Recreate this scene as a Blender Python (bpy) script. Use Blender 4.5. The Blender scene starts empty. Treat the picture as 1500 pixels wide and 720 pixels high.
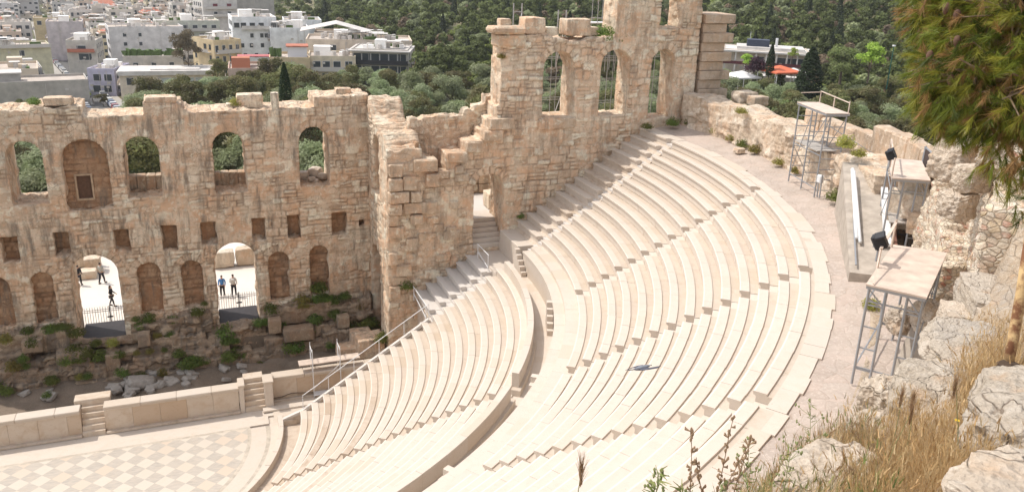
import bpy, math, random
import numpy as np
from mathutils import Vector, Matrix
random.seed(7)
RS=np.random.RandomState(11)
sc=bpy.context.scene
COL=sc.collection
PI=math.pi
# ------------------------------------------------------------------ camera (solved from the cavea geometry)
CAM=np.array([-7.719,46.299,27.273]); YAW,PITCH,ROLL,FPX,PY=-.3752,-.3210,.0363,1191.73,332.72
_d=np.array([math.sin(YAW)*math.cos(PITCH),-math.cos(YAW)*math.cos(PITCH),math.sin(PITCH)])
_r=np.cross(_d,[0,0,1.]);_r/=np.linalg.norm(_r);_u=np.cross(_r,_d)
CR=math.cos(ROLL)*_r+math.sin(ROLL)*_u; CU=-math.sin(ROLL)*_r+math.cos(ROLL)*_u
cd=bpy.data.cameras.new('camera'); cam=bpy.data.objects.new('camera',cd); COL.objects.link(cam); sc.camera=cam
cam.matrix_world=Matrix([[CR[0],CU[0],-_d[0],CAM[0]],[CR[1],CU[1],-_d[1],CAM[1]],[CR[2],CU[2],-_d[2],CAM[2]],[0,0,0,1]])
cd.sensor_width=36; cd.lens=FPX/1500*36; cd.shift_y=-(360-PY)/1500; cd.clip_start=.1; cd.clip_end=9000
def ray(x,y):
    return _d+CR*(x-750)/FPX-CU*(y-PY)/FPX
def at(x,y,ax,val):          # point of a measured photo position on the world plane axis=val
    v=ray(x,y);t=(val-CAM[ax])/v[ax];return CAM+t*v
def atD(x,y,D):              # same at slant distance D
    v=ray(x,y);return CAM+v/np.linalg.norm(v)*D
def azD(x,D,y=100):          # ground position for column x at horizontal distance D
    v=ray(x,y);h=math.hypot(v[0],v[1]);return CAM[0]+v[0]/h*D,CAM[1]+v[1]/h*D
def zray(x,y,D):
    v=ray(x,y);h=math.hypot(v[0],v[1]);return CAM[2]+v[2]/h*D
# ------------------------------------------------------------------ noise
def _h(ix,iy,iz,s):
    n=(ix*374761393+iy*668265263+iz*1440662683+s*974634777)&0xffffffff
    n=((n^(n>>13))*1274126177)&0xffffffff
    return ((n^(n>>16))&0xffff)/65535.0
def vn(P,sc_=1.,seed=0):
    P=np.asarray(P,float)*sc_+1000.;I=np.floor(P).astype(np.int64);F=P-I;F=F*F*(3-2*F)
    x,y,z=I[...,0],I[...,1],I[...,2];fx,fy,fz=F[...,0],F[...,1],F[...,2]
    r=0
    for a in (0,1):
        for b in (0,1):
            for c in (0,1):
                r=r+_h(x+a,y+b,z+c,seed)*(fx if a else 1-fx)*(fy if b else 1-fy)*(fz if c else 1-fz)
    return r*2-1
def fbm(P,sc_=1.,seed=0,o=3):
    r=0;a=1.;t=0
    for k in range(o):
        r=r+vn(P,sc_*2**k,seed+k)*a;t+=a;a*=.5
    return r/t
def P3(u,v,w=None):
    u=np.asarray(u,float);return np.stack([u,np.asarray(v,float)+0*u,(0*u if w is None else w+0*u)],-1)
# ------------------------------------------------------------------ tagging
def tag(o,label=None,cat=None,group=None,kind=None):
    if label:o['label']=label
    if cat:o['category']=cat
    if group:o['group']=group
    if kind:o['kind']=kind
    return o
def thing(name,label,cat,loc=(0,0,0),group=None,rz=0):
    o=bpy.data.objects.new(name,None);COL.objects.link(o);o.location=tuple(float(a) for a in loc);o.rotation_euler=(0,0,rz);o.empty_display_size=.3
    return tag(o,label,cat,group)
def link(name,me,parent=None,world=True):
    o=bpy.data.objects.new(name,me);COL.objects.link(o)
    if parent is not None:
        o.parent=parent
        if world:
            o.matrix_parent_inverse=Matrix.Translation(-Vector(parent.location))
    return o
def copy_tree(o,parent=None):
    c=o.copy();COL.objects.link(c)
    if parent is not None:c.parent=parent;c.matrix_parent_inverse=o.matrix_parent_inverse.copy()
    for ch in list(o.children):copy_tree(ch,c)
    return c
# ------------------------------------------------------------------ mesh collector
class MB:
    def __init__(s):s.v=[];s.f=[];s.m=[];s.n=0
    def add(s,V,F,mi=0):
        V=np.asarray(V,float).reshape(-1,3);s.v.append(V)
        n=s.n
        for q in F:s.f.append([n+i for i in q]);s.m.append(mi)
        s.n+=len(V)
    def box(s,c,d,rz=0,mi=0,j=0,tilt=None,bev=0):
        x,y,z=[a/2 for a in d]
        if bev:
            b=min(bev,.45*min(d))
            V=[];
            for (sx,sy,sz) in [(a,b_,c_) for c_ in(-1,1) for b_ in(-1,1) for a in(-1,1)]:
                V+=[[sx*(x-b),sy*(y-b),sz*z],[sx*(x-b),sy*y,sz*(z-b)],[sx*x,sy*(y-b),sz*(z-b)]]
            V=np.array(V)
            def I(sx,sy,sz,k):return 3*((1 if sx>0 else 0)+2*(1 if sy>0 else 0)+4*(1 if sz>0 else 0))+k
            F=[]
            for sz in(-1,1):
                q=[I(-1,-1,sz,0),I(1,-1,sz,0),I(1,1,sz,0),I(-1,1,sz,0)];F.append(q if sz>0 else q[::-1])
            for sy in(-1,1):
                q=[I(-1,sy,-1,1),I(1,sy,-1,1),I(1,sy,1,1),I(-1,sy,1,1)];F.append(q if sy<0 else q[::-1])
            for sx in(-1,1):
                q=[I(sx,-1,-1,2),I(sx,1,-1,2),I(sx,1,1,2),I(sx,-1,1,2)];F.append(q if sx>0 else q[::-1])
            for a in(-1,1):
                for c_ in(-1,1):
                    q=[I(-1,a,c_,0),I(1,a,c_,0),I(1,a,c_,1),I(-1,a,c_,1)];F.append(q if a*c_<0 else q[::-1])
                    q=[I(a,-1,c_,0),I(a,1,c_,0),I(a,1,c_,2),I(a,-1,c_,2)];F.append(q if a*c_>0 else q[::-1])
                    q=[I(a,c_,-1,1),I(a,c_,1,1),I(a,c_,1,2),I(a,c_,-1,2)];F.append(q if a*c_<0 else q[::-1])
            for sx in(-1,1):
                for sy in(-1,1):
                    for sz in(-1,1):
                        q=[I(sx,sy,sz,0),I(sx,sy,sz,1),I(sx,sy,sz,2)];F.append(q if sx*sy*sz<0 else q[::-1])
        else:
            V=np.array([[-x,-y,-z],[x,-y,-z],[x,y,-z],[-x,y,-z],[-x,-y,z],[x,-y,z],[x,y,z],[-x,y,z]])
            F=[(0,3,2,1),(4,5,6,7),(0,1,5,4),(1,2,6,5),(2,3,7,6),(3,0,4,7)]
        if j:V=V+RS.uniform(-j,j,V.shape)
        if tilt is not None:
            M=np.array(Matrix.Rotation(tilt[0],3,'X')@Matrix.Rotation(tilt[1],3,'Y'));V=V@M.T
        if rz:
            c_,s_=math.cos(rz),math.sin(rz);V=V@np.array([[c_,s_,0],[-s_,c_,0],[0,0,1]])
        s.add(V+np.array(c),F,mi)
    def bar(s,a,b,w,h=None,n=4,mi=0):
        a=np.array(a,float);b=np.array(b,float);h=h or w
        d=b-a;L=np.linalg.norm(d)
        if L<1e-6:return
        d/=L;up=np.array([0,0,1.]) if abs(d[2])<.95 else np.array([1.,0,0])
        r=np.cross(d,up);r/=np.linalg.norm(r);u=np.cross(r,d)
        if n==4:ang=[PI/4+k*PI/2 for k in range(4)];k_=.7071
        else:ang=[2*PI*k/n for k in range(n)];k_=.5
        V=[]
        for e,P in enumerate((a,b)):
            for t in ang:V.append(P+r*math.cos(t)*w*k_+u*math.sin(t)*h*k_)
        F=[[i,(i+1)%n,n+(i+1)%n,n+i] for i in range(n)]+[list(range(n))[::-1],list(range(n,2*n))]
        s.add(V,F,mi)
    def tube(s,pts,rad,n=6,mi=0,cap=True):
        pts=[np.array(p,float) for p in pts];V=[];K=len(pts)
        if not hasattr(rad,'__len__'):rad=[rad]*K
        for i,p in enumerate(pts):
            d=pts[min(i+1,K-1)]-pts[max(i-1,0)];d/=np.linalg.norm(d)+1e-9
            up=np.array([0,0,1.]) if abs(d[2])<.9 else np.array([1.,0,0])
            r=np.cross(d,up);r/=np.linalg.norm(r);u=np.cross(r,d)
            for k in range(n):
                t=2*PI*k/n;V.append(p+rad[i]*(r*math.cos(t)+u*math.sin(t)))
        F=[[i*n+k,i*n+(k+1)%n,(i+1)*n+(k+1)%n,(i+1)*n+k] for i in range(K-1) for k in range(n)]
        if cap:F+=[list(range(n))[::-1],[(K-1)*n+k for k in range(n)]]
        s.add(V,F,mi)
    def mesh(s,name,mats,smooth=False):
        me=bpy.data.meshes.new(name)
        V=np.concatenate(s.v) if s.v else np.zeros((0,3))
        me.from_pydata(V.tolist(),[],s.f)
        for m in (mats if isinstance(mats,(list,tuple)) else [mats]):me.materials.append(m)
        if len(me.polygons):
            me.polygons.foreach_set('material_index',s.m)
            if smooth:me.polygons.foreach_set('use_smooth',[True]*len(me.polygons))
        me.update();return me
    def build(s,name,mats,parent=None,smooth=False,world=True):
        return link(name,s.mesh(name,mats,smooth),parent,world)
def fastmesh(name,V,F,mat,smooth=True,attr=None):
    # V (n,3), F (m,4) int arrays
    me=bpy.data.meshes.new(name);V=np.ascontiguousarray(V,np.float32);F=np.ascontiguousarray(F,np.int32);k=F.shape[1]
    me.vertices.add(len(V));me.vertices.foreach_set('co',V.ravel())
    me.loops.add(F.size);me.loops.foreach_set('vertex_index',F.ravel())
    me.polygons.add(len(F));me.polygons.foreach_set('loop_start',np.arange(len(F),dtype=np.int32)*k)
    me.update(calc_edges=True)
    if smooth:me.polygons.foreach_set('use_smooth',np.ones(len(F),bool))
    if attr is not None:
        a=me.color_attributes.new('st','FLOAT_COLOR','POINT');A=np.ones((len(V),4),np.float32);A[:,:attr.shape[1]]=attr;a.data.foreach_set('color',A.ravel())
    for m in (mat if isinstance(mat,(list,tuple)) else [mat]):me.materials.append(m)
    me.validate();return me
# ------------------------------------------------------------------ materials
class NT:
    def __init__(s,name):
        s.m=bpy.data.materials.new(name);s.m.use_nodes=True;s.t=s.m.node_tree;s.t.nodes.clear()
        s.o=s.n('ShaderNodeOutputMaterial');s.b=s.n('ShaderNodeBsdfPrincipled');s.l(s.b.outputs[0],s.o.inputs[0])
        s.b.inputs['Roughness'].default_value=.85;s.b.inputs['Specular IOR Level'].default_value=.25
    def n(s,t,**k):
        x=s.t.nodes.new(t)
        for a,b in k.items():setattr(x,a,b)
        return x
    def l(s,a,b):s.t.links.new(a,b)
    def co(s,kind='Object'):
        return s.n('ShaderNodeTexCoord').outputs[kind]
    def pos(s):return s.n('ShaderNodeNewGeometry').outputs['Position']
    def isl(s):return s.n('ShaderNodeNewGeometry').outputs['Random Per Island']
    def noise(s,co,scale,detail=4,rough=.55,dist=0):
        x=s.n('ShaderNodeTexNoise');x.inputs['Scale'].default_value=scale;x.inputs['Detail'].default_value=detail;x.inputs['Roughness'].default_value=rough;x.inputs['Distortion'].default_value=dist
        if co is not None:s.l(co,x.inputs['Vector'])
        return x.outputs['Fac']
    def vor(s,co,scale,feature='F1',out='Distance',rnd=1):
        x=s.n('ShaderNodeTexVoronoi',feature=feature);x.inputs['Scale'].default_value=scale;x.inputs['Randomness'].default_value=rnd
        s.l(co,x.inputs['Vector']);return x.outputs[out]
    def ramp(s,f,st,interp='LINEAR'):
        x=s.n('ShaderNodeValToRGB');e=x.color_ramp;e.interpolation=interp
        while len(e.elements)<len(st):e.elements.new(.5)
        for i,(p,c) in enumerate(st):
            e.elements[i].position=p;e.elements[i].color=(c,c,c,1) if not hasattr(c,'__len__') else (*c,1)
        s.l(f,x.inputs[0]);return x.outputs[0]
    def mix(s,f,a,b,mode='MIX'):
        x=s.n('ShaderNodeMix',data_type='RGBA',blend_type=mode,clamp_factor=True)
        for v,i in ((f,0),(a,6),(b,7)):
            if hasattr(v,'node'):s.l(v,x.inputs[i])
            elif i==0:x.inputs[0].default_value=v
            else:x.inputs[i].default_value=(*v,1) if hasattr(v,'__len__') else (v,v,v,1)
        return x.outputs[2]
    def math(s,op,a,b=0,c=None):
        x=s.n('ShaderNodeMath',operation=op)
        for i,v in enumerate((a,b) if c is None else (a,b,c)):
            if hasattr(v,'node'):s.l(v,x.inputs[i])
            else:x.inputs[i].default_value=v
        return x.outputs[0]
    def map(s,co,sc_=(1,1,1),rot=(0,0,0),loc=(0,0,0)):
        x=s.n('ShaderNodeMapping');x.inputs['Scale'].default_value=sc_;x.inputs['Rotation'].default_value=rot;x.inputs['Location'].default_value=loc;s.l(co,x.inputs[0]);return x.outputs[0]
    def bump(s,h,st=.5,d=.05):
        x=s.n('ShaderNodeBump');x.inputs['Strength'].default_value=st;x.inputs['Distance'].default_value=d;s.l(h,x.inputs['Height']);s.l(x.outputs[0],s.b.inputs['Normal'])
    def col(s,c):
        if hasattr(c,'node'):s.l(c,s.b.inputs['Base Color'])
        else:s.b.inputs['Base Color'].default_value=(*c,1)
        return s.m
def plain(name,c,rough=.7,metal=0,spec=.3,nz=0):
    t=NT(name);t.b.inputs['Roughness'].default_value=rough;t.b.inputs['Metallic'].default_value=metal;t.b.inputs['Specular IOR Level'].default_value=spec
    if nz:
        f=t.noise(t.pos(),nz,3);t.col(t.mix(t.ramp(f,[(.3,0.),(.7,1.)]),tuple(a*.78 for a in c),tuple(min(1,a*1.12) for a in c)))
    else:t.col(c)
    return t.m
def mat_masonry(name,base,alt,pale,dark,mortar,grain=1.,stain=1.):
    t=NT(name);a=t.n('ShaderNodeAttribute',attribute_name='st');sp=t.n('ShaderNodeSeparateColor');t.l(a.outputs['Color'],sp.inputs[0])
    r,g,b=sp.outputs
    p=t.pos()
    c=t.ramp(r,[(0,(dark[0]*1.25,dark[1]*1.25,dark[2]*1.25)),(.16,base),(.4,(base[0]*.84,base[1]*.82,base[2]*.80)),(.58,alt),(.76,base),(.9,pale),(1,pale)])
    n1=t.noise(p,1.6,5,.65);c=t.mix(t.ramp(n1,[(.42,0.),(.66,.6)]),c,alt)
    c=t.mix(t.ramp(t.noise(p,.55,4,.6),[(.45,0.),(.7,.55)]),c,pale)
    n2=t.noise(p,7*grain,6,.7);c=t.mix(t.ramp(n2,[(.30,.75),(.46,0.),(.62,0.),(.78,.6)]),c,t.mix(t.ramp(n2,[(.5,0.),(.51,1.)]),dark,pale))
    pit=t.vor(t.map(p,(1,1,1.5)),9*grain);c=t.mix(t.ramp(pit,[(.03,.7),(.16,0.)]),c,dark)
    # vertical runs of grey weathering below the tops
    blot=t.noise(t.map(p,(1,1,1),loc=(5,2,8)),.9,4,.65);c=t.mix(t.ramp(blot,[(.50,0.),(.62,.7)]),c,(alt[0]*1.03,alt[1]*.92,alt[2]*.84))
    blot2=t.noise(t.map(p,(1,1,1),loc=(15,7,3)),2.6,5,.7);c=t.mix(t.ramp(blot2,[(.55,0.),(.66,.75)]),c,pale)
    st=t.noise(t.map(p,(1.5,1.5,.22)),1.3,5,.7);c=t.mix(t.math('MULTIPLY',t.ramp(st,[(.47,0.),(.62,.85*stain)]),t.ramp(t.noise(p,.35,2),[(.38,0.),(.55,1.)])),c,(.22,.175,.135))
    crack=t.vor(t.map(t.mix(.25,p,t.n('ShaderNodeTexNoise').outputs['Color'],'ADD'),(1,1,1)),2.2*grain,'DISTANCE_TO_EDGE');c=t.mix(t.math('MULTIPLY',t.ramp(crack,[(.0,.8),(.04,0.)]),t.ramp(t.noise(t.map(p,(1,1,1),loc=(21,3,9)),.7,3,.5),[(.52,0.),(.62,1.)])),c,dark)
    c=t.mix(t.math('MULTIPLY',g,t.ramp(n1,[(.35,.6),(.6,1.)])),c,mortar)
    h=t.math('ADD',t.math('MULTIPLY',n2,.6),t.math('MULTIPLY',t.ramp(pit,[(.0,0.),(.25,1.)]),.25))
    h=t.math('ADD',h,t.math('MULTIPLY',t.ramp(crack,[(0,0.),(.05,1.)]),.2));h=t.math('SUBTRACT',h,t.math('MULTIPLY',g,.35))
    t.bump(h,.9,.10);return t.col(c)
M={}
M['stone']=mat_masonry('warm_limestone',(0.695,0.537,0.396),(0.655,0.455,0.305),(0.820,0.740,0.585),(0.328,0.234,0.158),(0.262,0.183,0.122))
M['stonew']=mat_masonry('pale_limestone',(0.731,0.576,0.426),(0.677,0.477,0.325),(0.820,0.757,0.605),(0.371,0.268,0.185),(0.288,0.204,0.140),stain=.6)
M['rubble']=mat_masonry('rubble_wall_stone',(0.655,0.539,0.414),(0.593,0.451,0.327),(0.790,0.686,0.561),(0.374,0.274,0.193),(0.374,0.270,0.184),1.2,.4)
M['plinth']=mat_masonry('dark_weathered_stone',(0.389,0.284,0.198),(0.318,0.232,0.161),(0.517,0.403,0.290),(0.177,0.136,0.097),(0.130,0.096,0.064),1.3,1.5)
M['niche']=mat_masonry('brown_brick_infill',(0.440,0.275,0.165),(0.374,0.220,0.127),(0.550,0.374,0.242),(0.220,0.132,0.083),(0.187,0.116,0.072),1.,1.2)
def mat_marble(name,c1,c2,c3,vein=1.,sc_=1.,rough=.55):
    t=NT(name);p=t.pos();i=t.isl()
    c=t.ramp(i,[(0,c2),(.35,c1),(.7,c1),(1,c3)])
    n=t.noise(t.map(p,(1,1,1)),2.2*sc_,6,.6,.6);c=t.mix(t.ramp(n,[(.46,0.),(.72,.6*vein)]),c,c3)
    n2=t.noise(p,9*sc_,5,.7);c=t.mix(t.ramp(n2,[(.56,0.),(.8,.45*vein)]),c,(c3[0]*.8,c3[1]*.72,c3[2]*.6))
    n3=t.noise(p,.5,3,.6);c=t.mix(t.ramp(n3,[(.5,0.),(.75,.35)]),c,c2)
    sp=t.vor(p,2.3);c=t.mix(t.ramp(sp,[(.02,.8),(.06,0.)]),c,(.30,.22,.15))
    t.b.inputs['Roughness'].default_value=rough;t.bump(n2,.25,.02);return t.col(c)
M['marble']=mat_marble('honed_marble',(.60,.52,.44),(.575,.495,.42),(.56,.465,.37),1.)
M['marblew']=mat_marble('new_white_marble',(.60,.55,.50),(.59,.55,.51),(.57,.50,.44),.7)
M['medge']=mat_marble('worn_highlit_seat_edge',(.70,.625,.545),(.68,.61,.53),(.66,.575,.48),.6)  # lighter nosing strip: worn edge plus an edge highlight painted into the colour
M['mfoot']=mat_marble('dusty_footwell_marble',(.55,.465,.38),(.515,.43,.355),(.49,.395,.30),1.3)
M['marbleg']=mat_marble('weathered_marble',(.56,.465,.375),(.52,.43,.345),(.42,.32,.235),1.6,.8)
M['steel']=plain('galvanised_steel',(.36,.37,.39),.5,.5)
M['steelw']=plain('white_painted_steel',(.70,.69,.68),.5)
M['black']=plain('black_plastic',(.02,.02,.024),.45)
M['dark']=plain('dark_gap',(.02,.017,.015),.9)
M['ply']=plain('pinkish_plywood_deck',(.60,.485,.40),.8,nz=2.2)
M['conc']=plain('rough_concrete',(.42,.36,.30),.9,nz=2.5)
M['tar']=plain('black_ramp_cover',(.045,.04,.042),.7,nz=3)
M['iron']=plain('grey_iron_railing',(.25,.24,.23),.6,.3)
# ================================================================== masonry sheets
def pattern(u,v,seed,ch=(.38,.62),bw=(.5,1.25),warp=.06,split=.35,arches=()):
    rs=np.random.RandomState(seed)
    P=P3(u,v)
    wu=u+warp*fbm(P,1.1,seed+5,2)*1.6;wv=v+warp*fbm(P,1.3,seed+9,2)*1.6
    vb=[v.min()-2]
    while vb[-1]<v.max()+2:vb.append(vb[-1]+rs.uniform(*ch))
    vb=np.array(vb);ci=np.clip(np.searchsorted(vb,wv)-1,0,len(vb)-2)
    rnd=np.zeros(u.shape);e=np.full(u.shape,9.)
    for k in range(len(vb)-1):
        m=ci==k
        if not m.any():continue
        ub=[u.min()-2-rs.uniform(0,1)]
        while ub[-1]<u.max()+2:ub.append(ub[-1]+rs.uniform(*bw))
        ub=np.array(ub);bi=np.clip(np.searchsorted(ub,wu[m])-1,0,len(ub)-2)
        rr=rs.rand(len(ub));sp=rs.rand(len(ub))<split
        lo,hi=vb[k],vb[k+1]
        du=np.minimum(wu[m]-ub[bi],ub[bi+1]-wu[m]);dv=np.minimum(wv[m]-lo,hi-wv[m])
        r_=rr[bi].copy();mid=(lo+hi)/2;s_=sp[bi]
        r_[s_&(wv[m]>mid)]=(r_[s_&(wv[m]>mid)]*7.3)%1
        dv=np.where(s_,np.minimum(dv,np.abs(wv[m]-mid)),dv)
        rnd[m]=r_;e[m]=np.minimum(du,dv)
    for (u0,u1,vb_,vt) in arches:
        r=(u1-u0)/2;cu=(u0+u1)/2;sp_=vt-r;dd=np.hypot(u-cu,v-sp_);m=(dd<r+.52)&(v>sp_-.1)
        n=max(5,int(PI*r/.34));a=(np.arctan2(v-sp_,u-cu)/PI)*n;s_=np.floor(a)
        rnd[m]=((s_[m]*.377+cu*.13)%1);fa=(a-s_)[m]
        e[m]=np.minimum(np.minimum(fa,1-fa)*PI*dd[m]/n,np.abs(dd[m]-r-.52))
    return rnd,e
def open_in(u,v,o):
    u0,u1,vb,vt,arch=o
    if arch:
        r=(u1-u0)/2;cu=(u0+u1)/2;sp=vt-r
        return np.where(v<sp,np.minimum(r-np.abs(u-cu),v-vb),r-np.hypot(u-cu,v-sp))
    return np.minimum(np.minimum(u-u0,u1-u),np.minimum(v-vb,vt-v))
def planar(O,U,N):
    O=np.array(O,float);U=np.array(U,float);N=np.array(N,float)
    def f(u,v,d,disp=0):
        return O+u[...,None]*U+v[...,None]*np.array([0,0,1.])+(disp-d)[...,None]*N if hasattr(disp,'shape') else O+u[...,None]*U+v[...,None]*np.array([0,0,1.])-(np.asarray(d)-disp+0*u)[...,None]*N
    return f
def cyl(R0,t0):
    # u = arc length at R0 from angle t0 (rad, measured from -x towards +y); faces inward
    def f(u,v,d,disp=0):
        t=t0+u/R0;R=R0+np.asarray(d)-disp+0*u
        return np.stack([-R*np.cos(t),R*np.sin(t),v],-1)
    return f
def sheet(name,parent,mat,mp,ur,vr,cell,thick,seed,top=None,opens=(),rough=.05,nd=9,pat={},wob=.07,edge=None,bamp=.042,extra=None):
    nu=int(round((ur[1]-ur[0])/cell))+1;nv=int(round((vr[1]-vr[0])/cell))+1
    u,v=np.meshgrid(np.linspace(ur[0],ur[1],nu),np.linspace(vr[0],vr[1],nv),indexing='ij')
    def sdf(a,b):
        s=np.full(a.shape,9.)
        n=fbm(P3(a,b),1.5,seed,2)*wob
        if top is not None:s=np.minimum(s,top(a)-b+n*1.6)
        for o in opens:s=np.minimum(s,-open_in(a,b,o)+n*.45)
        if extra is not None:s=np.minimum(s,extra(a,b)+n)
        return s
    S=sdf(u,v);ep=.02;gu=(sdf(u+ep,v)-S)/ep;gv=(sdf(u,v+ep)-S)/ep;g2=gu**2+gv**2+1e-6
    nr=np.abs(S)<.75*cell;su=np.where(nr,-S*gu/g2,0);sv=np.where(nr,-S*gv/g2,0)
    u=u+np.clip(su,-.6*cell,.6*cell);v=v+np.clip(sv,-.6*cell,.6*cell)
    um=(ur[0]+(np.arange(nu-1)+.5)*cell)[:,None]+np.zeros((1,nv-1));vm=(vr[0]+(np.arange(nv-1)+.5)*cell)[None,:]+np.zeros((nu-1,1))
    K=sdf(um,vm)>0
    ar=[o[:4] for o in opens if o[4]]
    rnd,e=pattern(u,v,seed,arches=ar,**pat)
    W=mp(u,v,0)
    ero=fbm(W,.8,seed+31,4)
    disp=(rnd-.5)*bamp*2*np.clip(.8+fbm(W,.45,seed+77,3)*1.6,.25,1.3)-.036*np.exp(-(e/.045)**2)*np.clip(.62+fbm(W,.45,seed+77,3)*2.2,0.05,1.25)+fbm(W,5,seed+3,3)*rough+ero*.06-np.clip(ero-.25,0,1)*.35
    joint=np.clip(np.exp(-(e/.04)**2),0,1)*np.clip(.62+fbm(W,.45,seed+77,3)*2.2,0.05,1)
    front=mp(u,v,0,disp);back=mp(u,v,thick,-fbm(W,1.5,seed+8,3)*.1)
    idx=np.arange(nu*nv).reshape(nu,nv)
    A=np.stack([rnd,joint,ero*.5+.5],-1).reshape(-1,3)
    V=[front.reshape(-1,3),back.reshape(-1,3)];AT=[A,A]
    q=np.stack([idx[:-1,:-1],idx[1:,:-1],idx[1:,1:],idx[:-1,1:]],-1)[K]
    F=[q,(q+nu*nv)[:,::-1]]
    # rim
    Kp=np.pad(K,1)
    a,b,c,d=idx[:-1,:-1],idx[1:,:-1],idx[1:,1:],idx[:-1,1:]
    ed=[]
    for (p_,q_,nb) in ((a,b,Kp[1:-1,:-2]),(b,c,Kp[2:,1:-1]),(c,d,Kp[1:-1,2:]),(d,a,Kp[:-2,1:-1])):
        m=K&~nb;ed.append(np.stack([p_[m],q_[m]],-1))
    ed=np.concatenate(ed)
    bv,inv=np.unique(ed,return_inverse=True);inv=inv.reshape(ed.shape);nb_=len(bv)
    ub,vb=u.ravel()[bv],v.ravel()[bv];base=2*nu*nv
    layers=[bv]
    for k in range(1,nd):
        L=mp(ub,vb,thick*k/nd);nz=np.stack([fbm(L,1.4,seed+50+j,3) for j in range(3)],-1)*(.14 if top is not None else .1)
        sn=math.sin(PI*k/nd)**.5;L=L+nz+np.stack([vn(L,4.5,seed+60+j) for j in range(3)],-1)*.07;L[:,2]+=sn*(.13*vn(L,2.1,seed+71)+RS.uniform(-.05,.05,len(L)))
        V.append(L);layers.append(base+np.arange(nb_));base+=nb_
        rr=_h(np.floor(L[:,0]/.8).astype(np.int64)+50,np.floor(L[:,1]/.8).astype(np.int64)+50,np.floor(L[:,2]/.5).astype(np.int64)+50,seed)
        rr=np.clip(.5+.6*fbm(L,.9,seed+4,3),0,1);AT.append(np.stack([rr,np.clip(vn(L,3.,seed+2)*2-1.1,0,.6),.5+0*rr],-1))
    layers.append(bv+nu*nv)
    for k in range(nd):
        x,y=layers[k],layers[k+1]
        F.append(np.stack([x[inv[:,1]],x[inv[:,0]],y[inv[:,0]],y[inv[:,1]]],-1))
    V=np.concatenate(V);F=np.concatenate(F);AT=np.concatenate(AT)
    used=np.unique(F);rem=np.full(len(V),-1);rem[used]=np.arange(len(used))
    me=fastmesh(name,V[used],rem[F],mat,True,AT[used])
    return link(name,me,parent)
def rockmesh(name,mat,dims,seed,sub=3,flat=.35,amp=.22,squash=None):
    # a weathered boulder or block: a superellipsoid grid pushed about by noise
    n=4*sub;V=[];F=[];cache={}
    def vid(p):
        k=tuple(np.round(p,5))
        if k not in cache:cache[k]=len(V);V.append(p)
        return cache[k]
    for ax in range(3):
        for s in(-1,1):
            for i in range(n):
                for j in range(n):
                    q=[]
                    for (a,b) in((i,j),(i+1,j),(i+1,j+1),(i,j+1)):
                        p=[0,0,0];p[ax]=s;p[(ax+1)%3]=2*a/n-1;p[(ax+2)%3]=2*b/n-1;q.append(vid(np.array(p,float)))
                    F.append(q if s>0 else q[::-1])
    V=np.array(V);L=np.linalg.norm(V,axis=1,keepdims=True);S=V/L
    V=S*(1-flat)+V*flat*1.0
    d=fbm(S*1.0,1.3,seed,4)*amp+fbm(S,4,seed+7,3)*amp*.25
    if sub>8:d=d+(.5-np.abs(fbm(S,2.2,seed+17,4))*2.2)*amp*.45+fbm(S,11,seed+19,3)*amp*.16
    V=V*(1+d[:,None])
    V=V*np.array(dims)/2
    F=np.array(F);r=np.random.RandomState(seed).rand()
    AT=np.stack([np.full(len(V),r),np.zeros(len(V)),np.full(len(V),.5)],-1)
    return fastmesh(name,V,F,mat,True,AT)
def rock(name,mat,c,dims,seed,rot=(0,0,0),label=None,cat='rock',group=None,**k):
    o=link(name,rockmesh(name,mat,dims,seed,**k));o.location=tuple(c);o.rotation_euler=rot
    return tag(o,label,cat,group) if label else o
YW=-10.2
# ---------------------------------------------------- south stage wall, faces the seats (+y); u runs from x=10 towards -x
STX0=10.
sw=thing('stage_wall','tall ruined limestone stage wall with a row of arched windows above small square holes and doorways','wall',(-4,YW,0))
def X(x):return STX0-x
W_UP=[(X(3.64),X(1.61),11.4,15.45,1),(X(.64),X(-2.03),10.8,15.43,1),(X(-2.92),X(-5.06),11.4,15.46,1),(X(-8.32),X(-10.4),11.36,15.55,1),(X(-13.94),X(-16.03),11.42,15.65,1),(X(9.3),X(7.2),11.4,15.5,1)]
W_SQ=[(X(a),X(b),c,d,0) for a,b,c,d in [(4.68,3.71,7.64,9.37),(1.72,.79,7.76,9.43),(-1.78,-2.74,7.7,9.33),(-4.69,-5.68,7.55,9.35),(-7.15,-8.18,7.71,9.38),(-10.49,-11.45,7.65,9.41),(-12.9,-13.82,7.71,9.44),(-15.98,-17.13,7.65,9.37),(-17.97,-18.44,8.19,8.66),(7.6,6.7,7.6,9.3)]]
W_N=[(X(a),X(b),c,d,1) for a,b,c,d in [(5.95,4.55,3.21,6.74),(3.39,2.07,3.2,6.84),(-2.89,-4.39,3.11,6.84),(-5.67,-7.07,3.27,6.72),(-11.44,-12.88,3.13,6.8),(-14.31,-15.68,3.16,7.0)]]
W_D=[(X(1.08),X(-1.8),.9,7.72,1),(X(-7.83),X(-10.66),.9,7.74,1),(X(9.9),X(7.5),1.5,7.7,1)]
xp=np.array([-20,-15.12,-15.08,-13.4,-12.4,-7.05,-6.95,-6.7,-6.6,-4.42,-4.38,-.85,-.8,1.9,2.0,10.2])
zp=np.array([17.73,17.7,17.0,17.02,16.9,16.92,17.05,17.2,17.55,17.6,16.86,16.8,17.5,17.52,17.3,17.5])
_pl=planar((STX0,YW,0),(-1,0,0),(0,1,0))
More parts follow.
